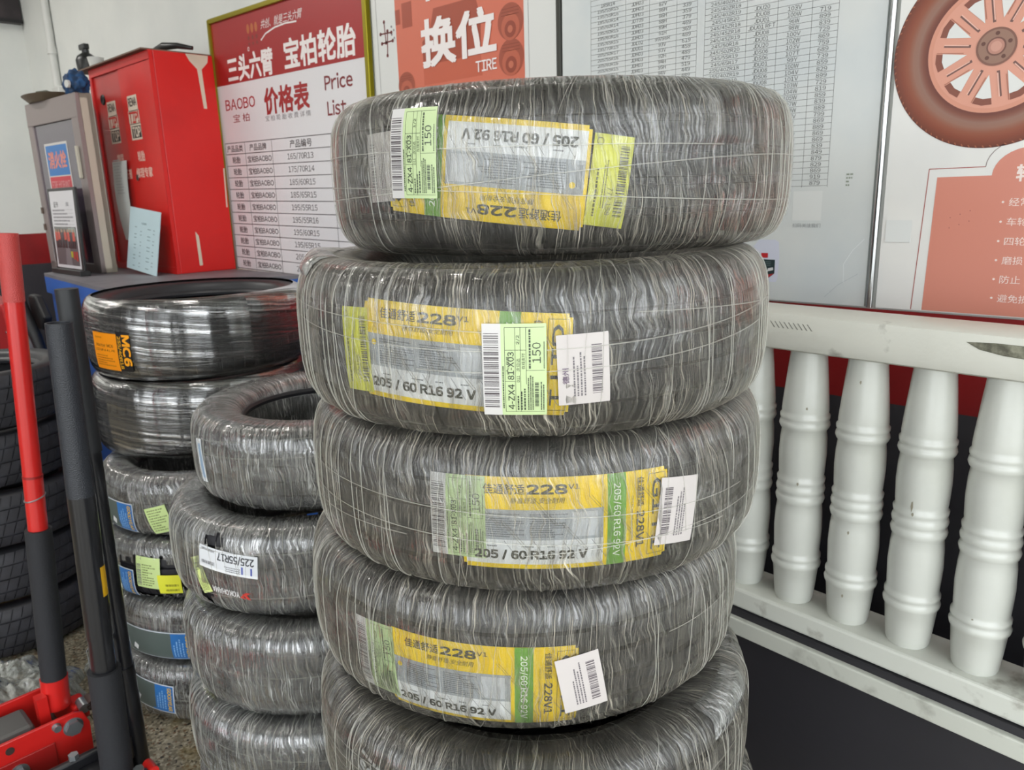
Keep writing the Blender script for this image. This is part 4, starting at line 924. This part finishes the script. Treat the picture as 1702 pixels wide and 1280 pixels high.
# red machine behind the far left stack
mc = thing('tyre_changer', 'red machine with a black bent arm behind the bare tyre stack', 'machine', (-3.75, .90, 0))
rm = mat('machine_red', '#a5161a', .4); bk = mat('machine_black', '#18181a', .5)
b = MB(); b.box(-.5, .02, -.55, .04, 0, .72); b.build('base_cabinet', rm, mc, bevel=.02)
b = MB(); b.lathe([(.001, .0), (.2, .0), (.22, .03), (.16, .05), (.001, .05)], 32, 0, Matrix.Translation((-.26, -.27, .72))); b.build('turntable', bk, mc, True)
b = MB(); b.tube([(-.30, .02, 1.13), (-.19, .03, 1.11), (-.117, .035, 1.06), (-.078, .043, .985), (-.037, .055, .906), (-.007, .06, .83), (.013, .065, .785)], [.02, .024, .026, .026, .024, .022, .02], 14); b.build('arm', bk, mc, True)
b = MB(); b.prism([(-.05, 0), (.11, .0), (.18, .08), (.06, .2), (-.06, .2)], 0, .05, 0, Matrix.Translation((-.12, .12, .93)) @ Matrix.Rotation(PI / 2, 4, 'X') @ Matrix.Scale(.75, 4)); b.build('head_block', bk, mc, bevel=.01)
b = MB(); b.prism([(-.5, .725), (-.02, .725), (-.05, .83), (-.095, .95), (-.15, 1.05), (-.5, 1.08)], -.03, .03, 0, Matrix.Rotation(PI / 2, 4, 'X')); b.build('red_guard', rm, mc, bevel=.01)
for k in range(5): MB().cyl((-.07 - .012 * k, -.03, .77 + .04 * k), (-.07 - .012 * k, -.036, .77 + .04 * k), .006, 10).build('rivet', mat('chrome'), mc, True)
sk = blob('plastic_sack', 'white plastic sack between the red machine and the blue bench', 'sack', (-4.52, 1.0, 0), (.20, .17, .60), mat('white_sack', '#b7b7ac', .5), 5, .12, 4)

# ------------------------------------------------------------------ floor jacks
foam = mat('black_foam', '#1f2024', .75, bump=(200, .15)); tubeb = mat('black_tube', '#17181c', .28, coat=.4)
def knurl():
    m = bpy.data.materials.new('knurled_grip'); m.use_nodes = True; N = m.node_tree.nodes; L = m.node_tree.links; p = N['Principled BSDF']
    p.inputs['Base Color'].default_value = rgb('#2a2d33'); p.inputs['Roughness'].default_value = .42
    tc = N.new('ShaderNodeTexCoord'); v = N.new('ShaderNodeTexVoronoi'); v.inputs['Scale'].default_value = 430; L.new(tc.outputs['Object'], v.inputs['Vector'])
    bp = N.new('ShaderNodeBump'); bp.inputs['Strength'].default_value = .6; bp.inputs['Distance'].default_value = .0012; L.new(v.outputs['Distance'], bp.inputs['Height']); L.new(bp.outputs[0], p.inputs['Normal'])
    return m
kn = knurl()
redp = mat('jack_red', '#c5201c', .35, coat=.3)
steel = mat('zinc_steel', '#9a9ea0', .35, .8)
def lerp(a, b, z): t = (z - a[2]) / (b[2] - a[2]); return tuple(a[i] + (b[i] - a[i]) * t for i in range(3))
# black jack
bj = thing('black_floor_jack', 'black floor jack at the bottom edge with a tall knurled black handle', 'floor jack', (-1.81, .463, 0))
def rel(p, o): return tuple(p[i] - o[i] for i in range(3))
A0, A1, O = (-1.811, .463, .1), (-1.801, .5, 1.214), (-1.81, .463, 0)
seg = lambda z0, z1, r, r2=None: MB().cyl(rel(lerp(A0, A1, z0), O), rel(lerp(A0, A1, z1), O), r, 32, 0, r2)
seg(.10, .40, .0355).build('foam_sleeve', foam, bj, True)
seg(.36, .50, .0265).build('lower_tube', tubeb, bj, True)
ho = seg(.485, .83, .0285).build('upper_tube', tubeb, bj, True); ho['label'] = 'glossy black handle tube'
d_ = (Vector(A1) - Vector(A0)).normalized()
Mg = Matrix.Translation(Vector(rel(lerp(A0, A1, .82), O))) @ d_.to_track_quat('Z', 'Y').to_matrix().to_4x4()
b = MB(); b.lathe([(.001, 0), (.0285, 0), (.0262, .395), (.0225, .395), (.0225, .3), (.001, .3)], 32, 0, Mg); b.build('grip', kn, bj, True)
b = MB(); b.tube([rel(lerp(A0, A1, .50), O), tuple(Vector(rel(lerp(A0, A1, .45), O)) + Vector((-.02, -.026, 0))), tuple(Vector(rel(lerp(A0, A1, .40), O)) + Vector((-.02, -.022, 0)))], .0012, 6); b.build('release_wire', steel, bj, True)
b = MB(); pa, pb_ = rel(lerp(A0, A1, .588), O), rel(lerp(A0, A1, .66), O)
for q in range(7):
    a = math.radians(22 + 7 * q); b.v += [(p[0] + .0289 * math.cos(a), p[1] + .0289 * math.sin(a), p[2]) for p in (pa, pb_)]
b.f = [(2 * q, 2 * q + 2, 2 * q + 3, 2 * q + 1) for q in range(6)]; b.m = [0] * 6
o = b.build('warning_sticker', mat('yellow_sticker', '#d6a51c', .4), bj)
b = MB(); b.box(-.12, -.10, -.55, .05, .02, .135); b.box(.05, .07, -.55, .05, .02, .135); b.box(-.10, .05, -.5, .02, .03, .11); b.build('jack_body', mat('jack_black', '#1c1c1f', .3, coat=.3), bj, bevel=.006)
b = MB(); b.cyl((-.075, .03, .10), (-.075, .03, .16), .035); b.build('pump', mat('jack_black'), bj, True)
for x, y in ((-.11, .02), (-.11, -.06), (.06, .03)): b = MB(); b.cyl((x, y, .135), (x, y, .148), .012, 6); b.build('bolt', steel, bj)
b = MB(); b.cyl((-.05, .045, .13), (-.015, .01, .19), .008, 12); b.build('pedal', steel, bj, True)
b = MB(); b.cyl((.03, .06, .125), (.07, .06, .125), .012, 16); b.build('red_cap', redp, bj, True)
for x in (-.13, .08):
    b = MB(); b.lathe([(.001, 0), (.03, 0), (.034, .008), (.034, .022), (.03, .03), (.001, .03)], 24, 0, Matrix.Translation((x - (.03 if x < 0 else 0), -.02, .034)) @ Matrix.Rotation(PI / 2, 4, 'Y')); b.build('caster_wheel', steel, bj, True)
# second black handle
bh = thing('black_jack_handle', 'thinner plain black handle just behind the knurled one', 'handle', (-1.892, .535, 0))
B0_, B1_ = (0, 0, 0), (.010, .014, 1.276)
MB().cyl(B0_, lerp(B0_, B1_, .9), .021, 28).build('tube', tubeb, bh, True)
MB().cyl(lerp(B0_, B1_, .9), B1_, .0235, 28).build('grip', mat('grip_black', '#25272a', .5), bh, True)
MB().cyl((.0, 0, .0), (0, 0, .34), .028, 28).build('socket', tubeb, bh, True)
b = MB(); b.cyl((.02, -.02, .43), (.03, -.034, .43), .008, 12); b.build('bolt', steel, bh, True)
# red jack
rj = thing('red_floor_jack', 'red floor jack at lower left with red handle and black foam sleeve', 'floor jack', (-2.14, .43, 0))
O2 = (-2.14, .43, 0); R0, R1 = (-2.141, .437, .2), (-2.123, .513, 1.385)
sg = lambda z0, z1, r, r2=None: MB().cyl(rel(lerp(R0, R1, z0), O2), rel(lerp(R0, R1, z1), O2), r, 32, 0, r2)
sg(.235, .66, .0305).build('foam_sleeve', foam, rj, True)
sg(.64, .80, .0225).build('lower_tube', redp, rj, True)
sg(.797, .803, .0232).build('joint_ring', mat('dark_red', '#8c1512', .4), rj, True)
sg(.80, 1.24, .0215).build('upper_tube', redp, rj, True)
def rk():
    m = kn.copy(); m.name = 'red_knurled_grip'; m.node_tree.nodes['Principled BSDF'].inputs['Base Color'].default_value = rgb('#b8403c'); return m
sg(1.235, 1.395, .0232).build('grip', rk(), rj, True)
b = MB(); p0 = Vector(rel(lerp(R0, R1, .745), O2)); b.tube([p0 + Vector((.024 * math.cos(a), .024 * math.sin(a), .006 * math.sin(a))) for a in [2 * PI * i / 20 for i in range(21)]], .0018, 6); b.build('wire_ring', steel, rj, True)
b = MB(); b.cyl(rel(lerp(R0, R1, .16), O2), rel(lerp(R0, R1, .245), O2), .033, 28); b.box(.0, .03, -.045, -.02, .115, .215); b.build('handle_socket', redp, rj, True)
def side_plate(x0, x1):
    m = MB(); pl_ = [(-.75, .02), (.035, .02), (.05, .05), (.052, .13), (.04, .165), (.02, .175), (-.75, .172)]
    m.prism([(y, z) for y, z in pl_], x0, x1, 0, Matrix(((0, 0, 1, 0), (1, 0, 0, 0), (0, 1, 0, 0), (0, 0, 0, 1)))); return m
side_plate(.082, .092).build('side_plate', redp, rj, bevel=.002); side_plate(-.10, -.09).build('side_plate', redp, rj, bevel=.002)
b = MB(); b.box(.092, .097, -.22, -.035, .045, .12); b.build('cover_plate', mat('jack_dark_red', '#a01c1a', .4), rj, bevel=.002)
b = MB(); b.box(-.06, .05, -.33, -.06, .08, .165); b.build('hydraulic_unit', mat('grey_casting', '#5b5b59', .45, .3), rj, bevel=.012)
for y, z, r in ((.012, .138, .02), (-.025, .158, .009)):
    b = MB(); b.cyl((.092, y, z), (.094, y, z), r * 1.2, 24); b.cyl((.094, y, z), (.106, y, z), r, 6 if r > .01 else 20); b.build('bolt', steel, rj)
for y, z in ((-.13, .15), (-.22, .148), (-.32, .146)):
    b = MB(); b.cyl((.092, y, z), (.0935, y, z), .010, 20); b.build('screw_head', mat('dark_bolt', '#4a3a36', .5, .5), rj)
b = MB(); b.cyl((.097, -.12, .085), (.115, -.12, .085), .014, 6); b.cyl((.097, -.12, .085), (.100, -.12, .085), .022, 24); b.build('bolt', steel, rj)
b = MB(); b.cyl((-.03, -.02, .17), (.02, .0, .10), .006, 10); b.build('link_rod', mat('brown_steel'), rj, True)
for x in (-.125, .095):
    b = MB(); b.lathe([(.001, 0), (.04, 0), (.045, .01), (.045, .02), (.04, .03), (.001, .03)], 24, 0, Matrix.Translation((x, -.6, .046)) @ Matrix.Rotation(PI / 2, 4, 'Y')); b.build('wheel', steel, rj, True)
for y_, r_, m_ in ((.055, .014, steel), (.075, .016, mat('dark_bolt'))):
    b = MB(); b.cyl((.02, y_, .155), (.055, y_, .15), r_, 14); b.build('release_valve', m_, rj, True)
b = MB(); b.box(-.03, .04, .03, .07, .11, .155); b.build('rear_block', redp, rj, bevel=.008)

# crumpled film on the floor
def bag_mat():
    m = film_mat('crumpled_film', .42, .4, .15, fu=12, fv=9, gl=3., lo=.42, hi=.7, tint='#c9cdc6'); return m
def crumple(name, label, loc, sc, seed):
    from mathutils import noise as NZ
    n = 90; vs = []; uv = []
    for j in range(n + 1):
        for i in range(n + 1):
            x = i / n * 2 - 1; y = j / n * 2 - 1; e = max(0, 1 - (x * x + y * y)) ** .5
            p = Vector((x * 2.2 + seed, y * 2.2, 0)); h = e * (.55 + .35 * NZ.noise(p)) + .16 * abs(NZ.noise(p * 3)) * e + .035 * abs(NZ.noise(p * 8)) * e
            k = (1 if x * x + y * y < 1 else (x * x + y * y) ** -.5)
            vs.append((x * k * sc[0] * (1 + .1 * NZ.noise(p * 1.5)), y * k * sc[1] * (1 + .15 * NZ.noise(p * 2)), max(.002, h * sc[2]))); uv.append((x, y))
    m = MB(); m.add(vs, [(j * (n + 1) + i, j * (n + 1) + i + 1, (j + 1) * (n + 1) + i + 1, (j + 1) * (n + 1) + i) for j in range(n) for i in range(n)])
    me = m.mesh(name, bag_mat(), 2, uv=uv); o = link(name, me); o.location = loc; return tag(o, label, 'plastic film')
crumple('crumpled_film', 'heap of crumpled clear film on the floor beside the bare tyres', (-2.49, .34, 0), (.21, .24, .20), 3.)
crumple('crumpled_film', 'smaller crumple of clear film on the floor behind the red jack', (-2.50, .68, 0), (.08, .08, .10), 8.)
print('objects', len(bpy.data.objects), 'tris', sum(len(m.loops) - 2 * len(m.polygons) for m in bpy.data.meshes))
